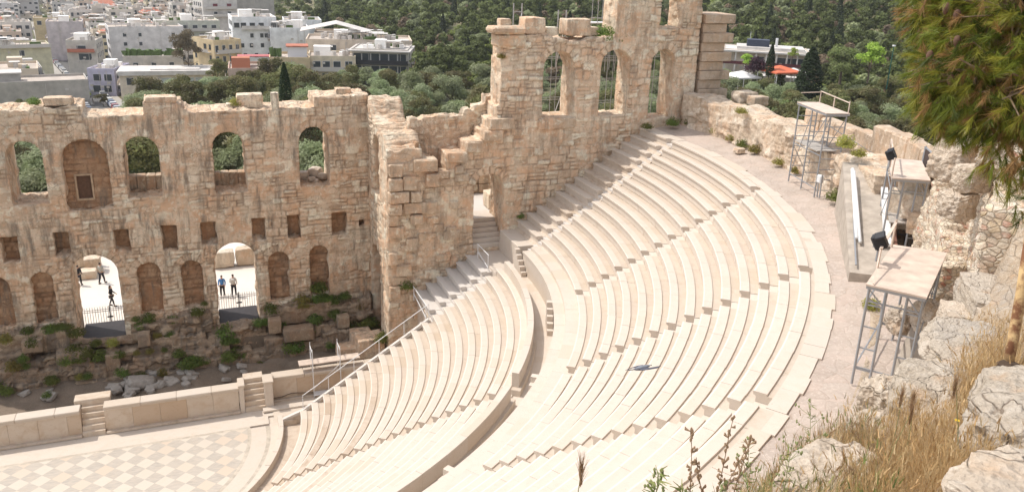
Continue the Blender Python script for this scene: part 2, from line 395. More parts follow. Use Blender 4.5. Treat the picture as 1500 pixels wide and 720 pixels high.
def _vault(u,v,d,disp=0):
    W=_pl(u,v,d,disp);m=0
    for uc in(STX0+.36,STX0+9.25):m=m+np.exp(-((u-uc)/2.1)**4)
    g=np.clip((v-5.4)/1.2,0,1)*np.clip((9.4-v)/1.2,0,1)
    W[...,2]+=.42*np.clip(d,0,3)*m*g;return W
sheet('wall',sw,M['stone'],_vault,(0,28.8),(-1.6,18.4),.09,3.0,21,top=lambda u:np.interp(STX0-u,xp,zp),opens=W_UP+W_SQ+W_N+W_D,nd=10,rough=.045,pat=dict(ch=(.38,.66),bw=(.45,1.35),warp=.085,split=.35))
def infill(opens,parent,mat,name,depth,thick=.35,z=YW,cell=.14,seed=3):
    for k,o in enumerate(opens):
        u0,u1,v0,v1=o[0]-.12,o[1]+.12,o[2]-.1,o[3]+.12
        sheet(name,parent,mat,planar((STX0,z-depth,0),(-1,0,0),(0,1,0)),(u0,u1),(v0,v1),cell,thick,seed+k,rough=.02,nd=2,pat=dict(ch=(.26,.4),bw=(.35,.8),warp=.03,split=.2),bamp=.015)
infill(W_N,sw,M['niche'],'niche_infill',.55)
infill(W_SQ,sw,M['niche'],'recess_back',.8,seed=40)
# second window from the left is walled up, with a small framed hatch
o=W_UP[1];hx0,hx1,hz0,hz1=STX0-.05,STX0+.85,11.35,12.95
sheet('window_infill',sw,M['niche'],planar((STX0,YW-.75,0),(-1,0,0),(0,1,0)),(o[0]-.12,o[1]+.12),(o[2]-.1,o[3]+.12),.11,.4,77,opens=[(hx0,hx1,hz0,hz1,0)],rough=.02,nd=2,wob=.02,pat=dict(ch=(.3,.45),bw=(.5,.9),warp=.03,split=.1),bamp=.012)
b=MB();hy=YW-.72
for (a0,a1,c0,c1) in ((hx0-.08,hx0+.04,hz0-.08,hz1+.08),(hx1-.04,hx1+.08,hz0-.08,hz1+.08),(hx0+.04,hx1-.04,hz1-.04,hz1+.08),(hx0+.04,hx1-.04,hz0-.1,hz0+.04)):
    b.box((STX0-(a0+a1)/2,hy,(c0+c1)/2),(a1-a0,.12,c1-c0),bev=.015)
hf=b.build('hatch_frame',plain('pale_plaster_frame',(.46,.33,.22),.9,nz=4),sw)
b=MB();b.box((STX0-(hx0+hx1)/2,hy-.12,(hz0+hz1)/2),(hx1-hx0-.1,.05,hz1-hz0-.1));b.build('hatch_board',plain('rusty_hatch',(.12,.065,.04),.8,nz=6),hf,world=False).matrix_parent_inverse=Matrix.Identity(4)
# back walls low inside the open windows
for k,(x0,x1,zt) in enumerate(((-2.8,-5.2,12.25),(-8.2,-10.5,12.15))):
    b=MB();
    n=4
    for i in range(n):b.box((x0+(x1-x0)*(i+.5)/n,YW-2.5,(11.35+zt)/2),(abs(x1-x0)/n-.02,.8,zt-11.2),bev=.05,j=.015)
    b.build('window_parapet',M['stone'],sw)
rs=np.random.RandomState(5)
for k,(x,y,z,s) in enumerate(((-14.3,YW-2.1,11.75,1.),(-15.3,YW-2.5,11.8,1.3),(-15.7,YW-1.8,11.65,.8),(-14.9,YW-1.4,11.6,.55),(-15.2,YW-1.1,11.55,.4))):
    o=rock('loose_stone',M['marbleg'],(x,y,z),(s,s*.8,s*.6),100+k,(0,0,k*1.1),'grey loose stone lying on the sill of the last open arch before the corner','stone','loose stones on the window sill')
# black door ramps
for k,(x0,x1) in enumerate(((1.02,-1.74),(-7.89,-10.6))):
    b=MB();b.box(((x0+x1)/2,YW-1.45,1.3),(x0-x1,3.3,.5),bev=.03);b.box(((x0+x1)/2,YW+.24,1.22),(x0-x1+.05,.06,.62))
    b.build('door_platform',M['tar'],sw)
# loose coping blocks on the wall head
def blk(name,c,d,seed,label,rz=0,mat=None,group=None,flat=.8,amp=.1,cat='stone block',sub=3):
    return rock(name,mat or M['stone'],c,d,seed,(0,0,rz),label,cat,group,sub=sub,flat=flat,amp=amp)
blk('coping_block',(.4,YW-.6,17.8),(1.7,1.0,.5),201,'flat grey slab lying on the wall top near the left edge of the photo')
blk('coping_block',(-5.5,YW-.7,17.72),(1.9,1.3,.45),202,'rounded pale slab on the raised coping left of the eucalyptus',amp=.12)
blk('coping_block',(-11.0,YW-1.6,17.35),(1.75,1.1,.95),203,'big squarish boulder sitting alone on the stage wall top')
blk('coping_block',(-9.9,YW-1.5,17.05),(.9,.7,.3),204,'small flat stone at the foot of the big boulder on the wall')
blk('coping_pillar',(-12.55,YW-.25,17.45),(.5,.5,1.25),205,'short upright stone post standing on the stage wall top',flat=.9,amp=.05)
blk('coping_block',(-17.3,YW-1.3,17.85),(1.1,.8,.5),206,'small stone on top of the highest corner of the stage wall')
# ---------------------------------------------------- return wall between the stage and the seats (plane x=-18.75, faces +x)
XR=-18.75
rw=thing('return_wall','narrow sunlit side wall joining the stage wall to the curved seating, seen edge on','wall',(XR,-7,0))
yp=np.array([-13.5,-10.2,-9.4,-8.8,-7.8,-6.8,-6.0,-5.2,-4.6,-3.8]);zq=np.array([17.7,17.6,17.2,16.5,16.2,15.6,16.2,15.9,15.4,15.2])
sheet('inner_wall',rw,M['niche'],planar((XR-1.9,-10.7,0),(0,1,0),(1,0,0)),(.3,6.5),(-1,15.6),.2,.3,36,nd=2)
R_O=[(2.0,4.25,11.3,15.5,1),(1.0,4.0,-.5,7.4,1),(5.0,6.1,2.6,6.8,1)]
sheet('wall',rw,M['stonew'],planar((XR,-10.7,0),(0,1,0),(1,0,0)),(0,6.75),(-1.6,17.9),.09,2.3,33,top=lambda u:np.interp(u-10.7,yp,zq),opens=R_O,rough=.05,pat=dict(ch=(.4,.65),bw=(.6,1.3),warp=.07,split=.3),wob=.1)
sheet('niche_infill',rw,M['niche'],planar((XR-.5,-10.7,0),(0,1,0),(1,0,0)),(4.8,6.3),(2.4,7),.14,.4,34,nd=2)
# ---------------------------------------------------- west wing wall (plane y=-3.9, faces +y); u from x=-18.8 towards -x
YG=-3.9;GX=-18.72
def G(x):return GX-x
ww=thing('wing_wall','high broken limestone wing wall with three tall arched windows above the seats and a doorway','wall',(-30,YG,0))
DOOR=(G(-24.62),G(-26.85),8.0,13.3,1)
WIN=[(G(-29.35),G(-31.62),16.98,21.4,1),(G(-33.6),G(-35.95),16.95,21.5,1),(G(-37.55),G(-39.5),16.6,21.5,1),(G(-37.9),G(-39.8),22.9,27.6,1)]
pts=[(-18.6,14.3),(-20.3,14.35),(-20.32,14.5),(-21.95,14.5),(-21.98,13.45),(-22.65,13.4),(-22.7,14.85),(-24.0,14.95),(-24.02,15.5),(-25.15,15.6),(-25.17,16.2),(-25.6,16.3),(-25.62,16.95),(-26.15,17.05),(-26.17,17.8),(-26.4,18.0),(-26.42,22.0),(-27.6,22.35),(-29.3,22.45),(-31.2,22.1),(-33.,22.2),(-34.55,22.5),(-34.6,27.6),(-41.9,27.6)]
px_=np.array([-p[0] for p in pts]);pz_=np.array([p[1] for p in pts])
sheet('wall',ww,M['stonew'],planar((GX,YG,0),(-1,0,0),(0,1,0)),(0,22.5),(-1.6,27.8),.09,2.1,47,top=lambda u:np.interp(u-GX,px_,pz_),opens=[DOOR]+WIN,rough=.055,pat=dict(ch=(.36,.64),bw=(.45,1.25),warp=.075,split=.3),bamp=.06)
# the thinner rear skin that stands higher behind the broken steps
pb=np.array([[19.0,15.3],[19.8,15.2],[20.3,15.7],[20.8,16.8],[22.6,16.9],[24.4,16.85],[24.5,17.15],[25.2,17.25],[25.25,17.6],[26.0,17.7],[26.05,18.1],[27.2,18.2]])
sheet('rear_wall',ww,M['stone'],planar((GX,YG-2.05,0),(-1,0,0),(0,1,0)),(.1,8.4),(7,19.5),.1,.9,53,top=lambda u:np.interp(u-GX,pb[:,0],pb[:,1]),opens=[(DOOR[0],DOOR[1],7.5,13.3,1)],rough=.09,pat=dict(ch=(.25,.45),bw=(.3,.8),warp=.12,split=.5),wob=.14)
# stepped, toothed masonry left over on the face of the wing wall
b=MB()
def wb(x0,x1,z0,z1,y0,y1):
    b.box(((x0+x1)/2,(y0+y1)/2,(z0+z1)/2),(abs(x1-x0)-.015,abs(y1-y0),z1-z0-.012),bev=.07,j=.045)
rs=np.random.RandomState(9)
for (x0,x1,z0,z1,y1) in [(-18.8,-19.7,13.5,14.35,.35),(-20.4,-22.0,13.75,14.6,.4),(-18.75,-19.6,12.6,13.45,.5),(-19.65,-20.6,12.6,13.5,.42),(-21.2,-22.1,12.75,13.6,.4),(-18.7,-20.1,11.8,12.55,.55),(-20.15,-20.9,11.75,12.5,.42),(-18.72,-19.6,11.0,11.75,.5),(-19.7,-21.3,10.95,11.7,.34),(-20.2,-21.0,10.2,10.9,.4),(-18.7,-19.4,10.2,10.95,.3),(-18.7,-19.8,9.3,10.1,.25),(-19.9,-20.7,8.3,9.2,.25),(-18.7,-19.3,7.5,8.3,.4),(-19.2,-20.3,6.6,7.4,.3),(-18.7,-19.5,5.0,5.9,.3),(-22.7,-24.1,14.25,14.95,.3),(-24.0,-25.2,14.85,15.6,.3),(-25.2,-26.5,15.6,16.3,.35),(-25.6,-27.3,16.35,17.1,.35),(-22.0,-22.9,13.2,13.75,.25),(-29.1,-31.9,16.15,16.93,.12),(-30.6,-31.6,11.7,12.2,.06),(-27.4,-28.9,14.3,15.0,.07)]:
    wb(x0,x1,z0,z1,YG-.6,YG+y1)
for _ in range(46):
    x=-rs.uniform(18.8,24.3);z=rs.uniform(4.5,13.6);L=rs.uniform(.5,1.2);h=rs.uniform(.35,.7)
    if 12.0<z and -23<x<-22:continue
    wb(x,x-L,z,z+h,YG-.6,YG+rs.uniform(.05,.22))
b.build('projecting_block',M['stonew'],ww)
# cornice pieces and loose blocks on the windowed wall
b=MB()
b.box((-26.95,YG-.55,22.1),(1.9,1.5,.85),bev=.12,j=.05);b.box((-26.75,YG-.45,22.75),(2.3,1.7,.5),bev=.15,j=.05)
b.build('cornice_block',M['stonew'],ww)
blk('crown_block',(-28.7,YG-.8,23.0),(1.5,1.2,1.1),221,'squarish pale block on the wing wall above its first window',mat=M['stonew'])
blk('crown_block',(-31.9,YG-.9,22.9),(1.9,1.3,1.15),222,'larger pale block on the wing wall beside the green weeds',mat=M['stonew'])
for k,(x,z,s) in enumerate(((-26.9,23.15,.5),(-30.2,22.6,.6),(-33.2,22.6,.6))):
    blk('crown_stone',(x,YG-1.2,z),(s*1.6,s*1.4,s),225+k,['small rounded stone at the left end of the wing wall top','low flattened stone between the two pale crown blocks','small stone at the foot of the tower stub'][k],mat=M['stonew'])
# toothed pier at the far end: alternating long and short courses
tp=thing('toothed_pier','pier of alternating long and short smooth courses at the wing wall end','pier',(-42.6,YG-.6,17))
b=MB();zc=17.3;alt=0
for k in range(10):
    h=.66;L=2.5 if alt else 1.95
    b.box((-41.55-L/2,YG-1.2,zc+h/2),(L,2.2+(.35 if alt else 0),h-.02),bev=.035,j=.012)
    zc+=h;alt^=1
b.build('masonry_course',mat_masonry('pier_marble',(.58,.46,.34),(.56,.44,.33),(.62,.52,.42),(.38,.28,.2),(.3,.2,.15),.8,.8),tp)
# terrace behind the doorway with steps
tr=thing('door_steps','short flight of marble steps rising through the wing wall doorway','steps',(-25.7,YG,8))
for k in range(6):
    b=MB();z0=8.0+.27*k;b.box((-25.72,YG-.05-.33*k-.9,z0+.135),(2.2,1.8,.27),bev=.02,j=.004);b.build('step',M['marble'],tr)
b=MB();b.box((-29.5,-11.2,4.3),(13.5,10.2,10.2),mi=1);b.box((-29.5,-11.2,9.45),(13.52,10.22,.12),mi=0);tag(b.build('terrace',[M['marblew'],M['stone']]),kind='structure')
tw=thing('terrace_wall','low pale block wall beyond the doorway on the sunlit terrace','wall',(-28,-12.5,9.5))
b=MB()
for i in range(7):
    for j in range(2 if i<4 else 3):b.box((-24.6-i*1.25,-12.6+.1*(i%2),9.9+j*.75),(1.22,1.1,.73),bev=.05,j=.02)
b.build('stone_course',M['stonew'],tw)
blk('terrace_block',(-27.6,-8.3,10.1),(1.1,1.4,1.2),231,'pale squared block standing on the terrace just inside the doorway',mat=M['stonew'])
# ================================================================== seating
RU,TU,ZU,HU=27.877,.7018,9.846,.4727
RL,TL,ZL,HL=12.136,.7061,0.,.4512
def pol(R,t,z):return [-R*math.cos(t),R*math.sin(t),z]
def prof(R,z,h,Rn):
    return [(R-.06,z),(R-.06,z-.09),(R+.035,z-.15),(R+.035,z-h-.03),(Rn+.12,z-h-.03),(Rn+.12,z-.06),(R+.345,z-.06),(R+.335,z),(R-.008,z)]
def slab(b,pf,t0,t1,dz,dr=0,step=math.radians(1.3),mi=0):
    n=max(1,int(math.ceil((t1-t0)/step)));K=len(pf);V=[]
    for i in range(n+1):
        t=t0+(t1-t0)*i/n
        for (r,z) in pf:V.append(pol(r+dr,t,z+dz))
    F=[[i*K+k,(i+1)*K+k,(i+1)*K+(k+1)%K,i*K+(k+1)%K] for i in range(n) for k in range(K)]
    F+=[list(range(K)),[n*K+k for k in range(K)][::-1]]
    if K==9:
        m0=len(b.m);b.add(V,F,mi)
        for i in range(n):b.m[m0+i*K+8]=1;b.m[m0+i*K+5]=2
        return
    b.add(V,F,mi)
def row(parent,R,z,h,t0,t1,rs,Rn,mat,ragged=0,L=1.5):
    b=MB();t=t0
    while t<t1-1e-4:
        l=rs.uniform(.75,1.25)*L/R;e=min(t+l,t1)
        if t1-e<.4/R:e=t1
        pf=prof(R,z,h,Rn+(rs.uniform(-.09,.03) if ragged else 0))
        slab(b,pf,t+.0025/R*1.2,e-.0025/R*1.2,rs.uniform(-.006,.006),rs.uniform(-.008,.008));t=e
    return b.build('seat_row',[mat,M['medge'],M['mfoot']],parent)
rs=np.random.RandomState(3)
rad=math.radians
TE=[rad(18.16),rad(36.8),rad(54.23),rad(72.2),rad(90.2),rad(108)]
names_u=['upper seating wedge beside the wing wall, topmost rows meeting the wall corner','second upper seating wedge counted from the wing wall, left of the first scaffold tower','third upper seating wedge, the one the pigeon is flying over','fourth upper seating wedge, running down behind the tall dry weeds','fifth upper seating wedge at the bottom edge of the photo','sixth upper seating wedge below the viewpoint']
uw=[];prev=None
for k,te in enumerate(TE):
    w=thing('seating_wedge',names_u[k],'seating',pol(32,te-.15,13),'curved marble seating wedges')
    for i in range(14):
        R=RU+TU*i;t0=(.45/R if k==0 else TE[k-1]+.72/R)
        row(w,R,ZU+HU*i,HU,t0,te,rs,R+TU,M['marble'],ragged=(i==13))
# straight benches between the first stair and the wing wall
ub=thing('straight_benches','short straight marble benches climbing beside the wing wall, upper flight','seating',(-32,-2.2,13),'straight benches beside the wing wall')
lb=thing('straight_benches','short straight white marble benches below the doorway, lower flight','seating',(-22,-2.2,6),'straight benches beside the wing wall')
def bench(parent,R,z,h,Rn,y0,y1,mat):
    b=MB();pf=prof(R,z,h,Rn);K=len(pf)
    V=[[-r,y,zz] for y in (y0,y1) for (r,zz) in pf]
    b.add(V,[[k,K+k,K+(k+1)%K,(k+1)%K] for k in range(K)]+[list(range(K)),[K+k for k in range(K)][::-1]])
    b.build('bench',mat,parent)
for i in range(14):
    R=RU+TU*i;bench(ub,R,ZU+HU*i,HU,R+TU,-3.95,-.26,M['marbleg'] if i in(3,7,9) else M['marble'])
for i in range(12,18):
    R=RL+TL*i;bench(lb,R,ZL+HL*i,HL,R+TL,-3.95,-.42,M['marblew'])
# lower cavea
LE=[rad(36.43),rad(72.3),rad(108)]
names_l=['lower seating wedge between the wing wall and the first lower stairway','lower seating wedge along the bottom edge of the photo, beyond the lower stairway','third lower seating wedge, nearest below the viewpoint']
for k,te in enumerate(LE):
    w=thing('seating_wedge',names_l[k],'seating',pol(19,te-.3,4),'curved marble seating wedges')
    for i in range(19):
        R=RL+TL*i;t0=(.32/R if k==0 else LE[k-1]+.72/R)
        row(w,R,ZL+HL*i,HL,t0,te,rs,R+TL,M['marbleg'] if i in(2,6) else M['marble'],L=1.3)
    # back rest of the top row: parapet wall over the corridor
    b=MB();t=(.9/25. if k==0 else LE[k-1]+1.0/25.)
    while t<te-.012:
        e=min(t+1.5/25.5,te-.012)
        slab(b,[(25.17,8.10),(25.17,8.80),(25.5,8.80),(25.53,8.70),(25.5,6.9),(25.17,6.9)],t+.0001,e-.0001,rs.uniform(-.006,.006));t=e
    b.build('corridor_parapet',M['marble'],w)
# stairways (two steps to a row)
def stair(label,R0,T,Z0,H,n,te,wid,grp='narrow marble stairways between the wedges',straight=False,lo=-1):
    s=thing('stairway',label,'stairs',pol(R0+T*n/2,0 if straight else te,Z0+H*n/2),grp)
    for i in range(lo,n):
        for hh in (0,1):
            if i==n-1 and hh:continue
            R=R0+T*(i+.5*hh)+.03;z=Z0+H*(i-.5+.5*hh)-.08+(.0)
            b=MB()
            if straight:
                b.box((-(R+T*.3),(te[0]+te[1])/2,z-.25),(T*.6,te[1]-te[0]-.02,.5),bev=.015)
            else:
                slab(b,[(R,z),(R,z-.5),(R+T*.62,z-.5),(R+T*.62,z)],te+.015/R,te+(wid-.015)/R,rs.uniform(-.004,.004))
            b.build('step',M['marblew'] if straight else M['marble'],s)
    return s
SL=['upper stairway below the first scaffold tower','second upper stairway, crossing the middle of the seats','third upper stairway, nearest the dry weeds','fourth upper stairway at the bottom edge']
for k in range(4):stair(SL[k],RU,TU,ZU,HU,14,TE[k],.72)
stair('upper stairway running close beside the wing wall benches',RU,TU,ZU,HU,14,(-.26,.45),0,straight=True)
stair('lower stairway beside the white straight benches',RL+TL*12,TL,ZL+HL*12,HL,6,(-.42,.33),0,straight=True)
stair('lower stairway cutting through the lower seats to the corridor',RL,TL,ZL,HL,19,LE[0],.72,lo=0)
stair('lower stairway at the bottom edge below the corridor',RL,TL,ZL,HL,19,LE[1],.72,lo=0)
ok=thing('outer_kerb','ragged pale marble kerb ring between the top seats and the walkway','kerb',pol(37.9,.5,16),)
b=MB();t=.45/38
while t<rad(110):
    e=t+rs.uniform(.8,1.7)/38;Ro=38.13+rs.uniform(-.12,.10);slab(b,[(37.5,15.945),(37.5,15.4),(Ro,15.4),(Ro,15.945)],t,e-.0002,rs.uniform(-.012,.008));t=e
b.box((-37.8,-1.75,15.67),(.66,4.3,.55));b.build('slab',M['marble'],ok)
# corridor (diazoma) floor and podium of the upper seats
b=MB()
for k in range(80):
    t0=-.0+k*rad(108)/80;slab(b,[(24.9,7.74),(24.9,7.3),(26.9,7.3),(26.9,7.74)],t0,t0+rad(108)/80-.0001,0)
b.box((-26.05,-1.85,7.5),(2.42,4.3,.48))
tag(b.build('corridor_floor',M['marble']),kind='structure')
pw=thing('podium_wall','smooth curved podium wall carrying the upper seats above the corridor','wall',pol(26.6,.5,8),)
b=MB();t=.45/26.6
while t<rad(108):
    e=t+1.4/26.6
    slab(b,[(26.56,9.2),(26.56,9.08),(26.62,9.0),(26.64,7.6),(27.9,7.6),(27.9,9.14),(26.95,9.2)],t,e-.0002,rs.uniform(-.004,.004));t=e
b.box((-27.25,-2.2,8.37),(1.32,3.5,1.66),bev=.02)
b.build('wall',M['marble'],pw)
b=MB();t=.45/26.6
while t<rad(108):
    e=t+1.4/27
    slab(b,[(27.15,9.42),(27.15,9.1),(27.98,9.1),(27.98,9.42)],t,e-.0002,rs.uniform(-.004,.004));t=e
b.build('foot_ledge',M['marble'],pw)
for k,te in enumerate([-.26/26.6]+TE[:4]):
    s=thing('podium_steps',['small podium steps beside the doorway landing','small podium steps under the first upper stairway','small podium steps at the bend of the corridor','small podium steps near the bottom edge of the photo','small podium steps hidden below the frame'][k],'steps',pol(26.4,te,8),'small steps from the corridor up to the stairways')
    for i in range(5):
        b=MB();R=26.6;z=7.74+.29*(i+1);t0=te+(.05+.3*(4-i))/R
        slab(b,[(R-.34,z),(R-.34,7.6),(R-.01,7.6),(R-.01,z)],te+.02/R,t0+.28/R,0);b.build('step',M['marble'],s)
# solid rubble core under the seats, so that nothing is hollow from the side
b=MB();N=54
prof_c=[(11.2,-1.3),(11.2,-.95),(12.1,-.95),(12.1,-.5),(25.0,7.4),(26.8,7.4),(27.6,9.0),(37.3,15.6),(41.2,15.9),(41.2,-2.2),(11.2,-2.2)]
K=len(prof_c);V=[]
for i in range(N+1):
    t=.38/30+i*(rad(110))/N
    for r,z in prof_c:V.append(pol(r,t,z))
b.add(V,[[i*K+k,(i+1)*K+k,(i+1)*K+(k+1)%K,i*K+(k+1)%K] for i in range(N) for k in range(K)]+[list(range(K))])
V=[[-r,y,z] for y in (-4.5,.4) for (r,z) in [(20.7,-1.5),(20.7,4.6),(24.6,7.2),(27.6,7.4),(27.7,9.2),(36.9,15.5),(41.2,15.9),(41.2,-1.5)]]
b.add(V,[[k,8+k,8+(k+1)%8,(k+1)%8] for k in range(8)]+[list(range(8)),list(range(8,16))[::-1]])
tag(b.build('seating_bank',M['marbleg']),kind='structure')
# orchestra floor
def mat_pave():
    t=NT('diamond_marble_paving');p=t.map(t.pos(),(1,1,1),(0,0,PI/4),(0,0,0))
    s=t.n('ShaderNodeSeparateXYZ');t.l(p,s.inputs[0]);cs=1/.755
    x=t.math('MULTIPLY',s.outputs[0],cs);y=t.math('MULTIPLY',s.outputs[1],cs)
    fx=t.math('FLOOR',x);fy=t.math('FLOOR',y)
    par=t.math('ABSOLUTE',t.math('MODULO',t.math('ADD',fx,fy),2))
    cx=t.n('ShaderNodeCombineXYZ');t.l(fx,cx.inputs[0]);t.l(fy,cx.inputs[1]);wn=t.n('ShaderNodeTexWhiteNoise',noise_dimensions='2D');t.l(cx.outputs[0],wn.inputs['Vector'])
    r=wn.outputs['Value']
    light=t.ramp(r,[(0,(.56,.49,.41)),(.6,(.59,.52,.44)),(.85,(.56,.475,.385)),(1,(.57,.465,.37))])
    vein=t.noise(t.map(t.pos(),(1,7,1),(0,0,-.45)),2.2,4,.6)
    dark=t.mix(t.ramp(vein,[(.35,0.),(.65,1.)]),t.ramp(r,[(0,(.385,.345,.30)),(1,(.43,.38,.325))]),(.50,.44,.375))
    c=t.mix(par,dark,light)
    n=t.noise(t.pos(),3,5,.6);c=t.mix(t.ramp(n,[(.5,0.),(.75,.3)]),c,(.60,.48,.36))
    fr=t.math('FRACT',x);fr2=t.math('FRACT',y)
    e=t.math('MINIMUM',t.math('MINIMUM',fr,t.math('SUBTRACT',1,fr)),t.math('MINIMUM',fr2,t.math('SUBTRACT',1,fr2)))
    c=t.mix(t.ramp(e,[(.0,.6),(.012,0.)]),c,(.40,.33,.26));t.b.inputs['Roughness'].default_value=.5
    return t.col(c)
def disc(b,r0,r1,z,y0,n=90,mi=0,zb=None):
    # half-ring bounded by y>=y0
    V=[];
    for i in range(n+1):
        a=-.3+i*(PI+.6)/n
        for r in (r0,r1):
            a2=max(math.asin(max(-1,y0/r)) if r>.1 else -9,min(PI-math.asin(max(-1,y0/r)) if r>.1 else 9,a));x,y=-r*math.cos(a2),r*math.sin(a2);V.append([x,y,z] if r>.1 else [0,y0,z])
    b.add(V,[[2*i,2*i+1,2*i+3,2*i+2] for i in range(n)],mi)
ZO=-1.1
b=MB();disc(b,.01,8.9,ZO,-.36);tag(b.build('orchestra_floor',mat_pave()),kind='structure')
greyband=plain('grey_marble_band',(.50,.43,.35),.6,nz=3)
b=MB();disc(b,8.9,9.12,ZO-.004,-.36,mi=1);disc(b,9.12,10.0,ZO-.004,-.36,mi=0);disc(b,10.0,10.25,ZO-.006,-.36,mi=1);disc(b,10.25,10.8,ZO+.10,-.36,mi=0)
b.box((-2,-1.4,ZO-.22),(34,4.2,.2),mi=0);b.box((-11.5,-.3,ZO-.1),(1.9,1.6,.25),mi=0);b.box((0,-.47,ZO-.054),(18.2,.216,.1),mi=1);b.box((0,-1.03,ZO-.054),(20.5,.896,.1),mi=0);b.box((-2,-2.3,ZO-.06),(30,1.63,.1),mi=0)
b.box((-14.6,-1.5,ZO-.02),(8.,3.4,.12),mi=0);b.box((-11.8,-2.1,ZO+.1),(3.6,.5,.14),mi=0,bev=.02)
tag(b.build('orchestra_border',[M['marble'],greyband]),kind='structure')
# low curved barrier round the orchestra, with the passage behind it
br=thing('orchestra_barrier','low curved marble barrier standing round the orchestra floor','barrier',pol(11,.3,-1))
b=MB();t=-.02
while t<rad(110):
    e=t+1.35/11;slab(b,[(10.74,-.42),(10.74,-1.2),(11.03,-1.2),(11.03,-.42)],t+.001,e-.001,rs.uniform(-.006,.006));t=e
b.build('slab',M['marble'],br)
b=MB();n=60
V=[];
for i in range(n+1):
    a=-.02+i*rad(112)/n
    for r in (11.0,12.4):V.append(pol(r,a,-.88))
b.add(V,[[2*i,2*i+1,2*i+3,2*i+2] for i in range(n)]);b.box((-11.45,.05,-.98),(.8,.7,.9))
tag(b.build('passage_floor',M['marbleg']),kind='structure')
# ================================================================== stage front
sf=thing('low_stage_wall','long low marble stage front wall with moulded cap along the orchestra','wall',(-2,-2.8,-1))
def front(x0,x1,y,zt=.62,th=.6):
    b=MB();x=x0
    while x>x1+.2:
        L=min(1.55,x-x1);b.box((x-L/2,y-th/2,(zt-.22-1.15)/2),(L-.008,th,zt-.22+1.15),bev=.008);x-=L
    b.build('face_panel',M['marbleg2'],sf)
    b=MB();x=x0
    while x>x1+.2:
        L=min(2.05,x-x1);b.box((x-L/2,y-th/2+.03,zt-.145),(L-.01,th+.1,.13),bev=.03);b.box((x-L/2,y-th/2+.02,zt),(L-.01,th+.22,.16),bev=.025,j=.003);x-=L
    b.build('cap',M['marble'],sf)
    b=MB();b.box(((x0+x1)/2,y+.12,-1.02),(abs(x1-x0)-.02,.26,.15),bev=.02);b.build('plinth',M['marbleg'],sf)
M['marbleg2']=mat_marble('stained_front_marble',(.60,.50,.40),(.56,.47,.38),(.50,.37,.26),1.5,.6)
front(12.,.42,-2.5);front(-.86,-8.66,-2.5);front(-10.75,-18.4,-3.2,.62)
for k,(xa,xb) in enumerate(((.42,-.86),(-8.95,-10.2))):
    s=thing('stage_steps',['five marble steps in the stage front nearer the left edge','five marble steps in the stage front beside the grass tuft'][k],'steps',((xa+xb)/2,-2.6,-1),'marble step flights in the stage front')
    for i in range(6):
        b=MB();z=-1.1+.31*(i+1);b.box(((xa+xb)/2,-2.32-.2*i-.4,(z-1.3)/2),(xa-xb-.03,.8,z+1.3),bev=.012,j=.004);b.build('step',M['marbleg2'],s)
for x in (-8.8,-10.45):
    b=MB();b.box((x,-2.85,-.2),(.3 if x>-9 else .52,1.0,1.85),bev=.02);b.box((x,-2.83,.82),(.42 if x>-9 else .66,1.12,.16),bev=.03);b.build('pier',M['marble'],sf)
b=MB();b.box((-.2,-3.75,.72),(2.0,.8,.3),bev=.03);b.build('landing_slab',M['marbleg2'],sf)
# ================================================================== pit between the stage front and the stage wall
def mat_dirt(name,c1,c2,c3):
    t=NT(name);p=t.pos();n=t.noise(p,1.2,6,.65);c=t.mix(t.ramp(n,[(.35,0.),(.65,1.)]),c1,c2)
    v=t.vor(p,14);c=t.mix(t.ramp(v,[(.05,.7),(.3,0.)]),c,c3);n2=t.noise(p,14,4,.7);c=t.mix(t.ramp(n2,[(.5,0.),(.75,.7)]),c,c3)
    t.bump(t.math('ADD',n2,n),.8,.06);return t.col(c)
M['dirt']=mat_dirt('dark_pit_earth',(.17,.13,.095),(.23,.175,.13),(.30,.24,.19))
nx,ny=150,30;xx,yy=np.meshgrid(np.linspace(12,-18.7,nx),np.linspace(-3.1,-8.6,ny),indexing='ij')
PP=P3(xx,yy);zz=-.55+fbm(PP,.5,3,4)*.35+np.clip((-yy-5)/3,0,1)*.25-.3*np.clip((-4-yy)*-1,0,1)
idx=np.arange(nx*ny).reshape(nx,ny);q=np.stack([idx[:-1,:-1],idx[:-1,1:],idx[1:,1:],idx[1:,:-1]],-1).reshape(-1,4)
o=link('pit_ground',fastmesh('pit_ground',np.stack([xx,yy,zz],-1).reshape(-1,3),q[:,::-1],M['dirt']));tag(o,kind='structure')
fd=thing('wall_footing','dark weathered stepped footing of big blocks along the foot of the stage wall','footing',(-5,-9,0))
rs=np.random.RandomState(17)
for k_,(yf,z0,z1,dr) in enumerate(((-9.45,1.4,2.9,.22),(-8.8,.5,1.85,.38),(-8.15,-.3,1.0,.45),(-7.7,-1.2,.25,.35))):
    e_=[0]
    while e_[-1]<31:e_.append(e_[-1]+rs.uniform(.7,2.4))
    h_=z1-rs.rand(len(e_))**2*dr*2.2
    def tp(u,e_=np.array(e_),h_=h_,z1=z1):
        i=np.clip(np.searchsorted(e_,u)-1,0,len(h_)-1);h=h_[i]
        if z1>2:
            x=11.8-u;h=np.where(((x<1.5)&(x>-2.2))|((x<-7.4)&(x>-11.1)),np.minimum(h,1.75),h)
        return h
    sheet('footing_course',fd,M['plinth'],planar((11.8,yf,0),(-1,0,0),(0,1,0)),(0,30.4),(z0,z1+.2),.1,yf+10.35,140+k_,top=tp,rough=.09,nd=6,pat=dict(ch=(.35,.75),bw=(.5,1.9),warp=.2,split=.3),wob=.12,bamp=.13)
b=MB();b.box((-3.5,-9.6,.1),(31,1.5,1.9));b.build('footing_core',M['dirt'],fd)
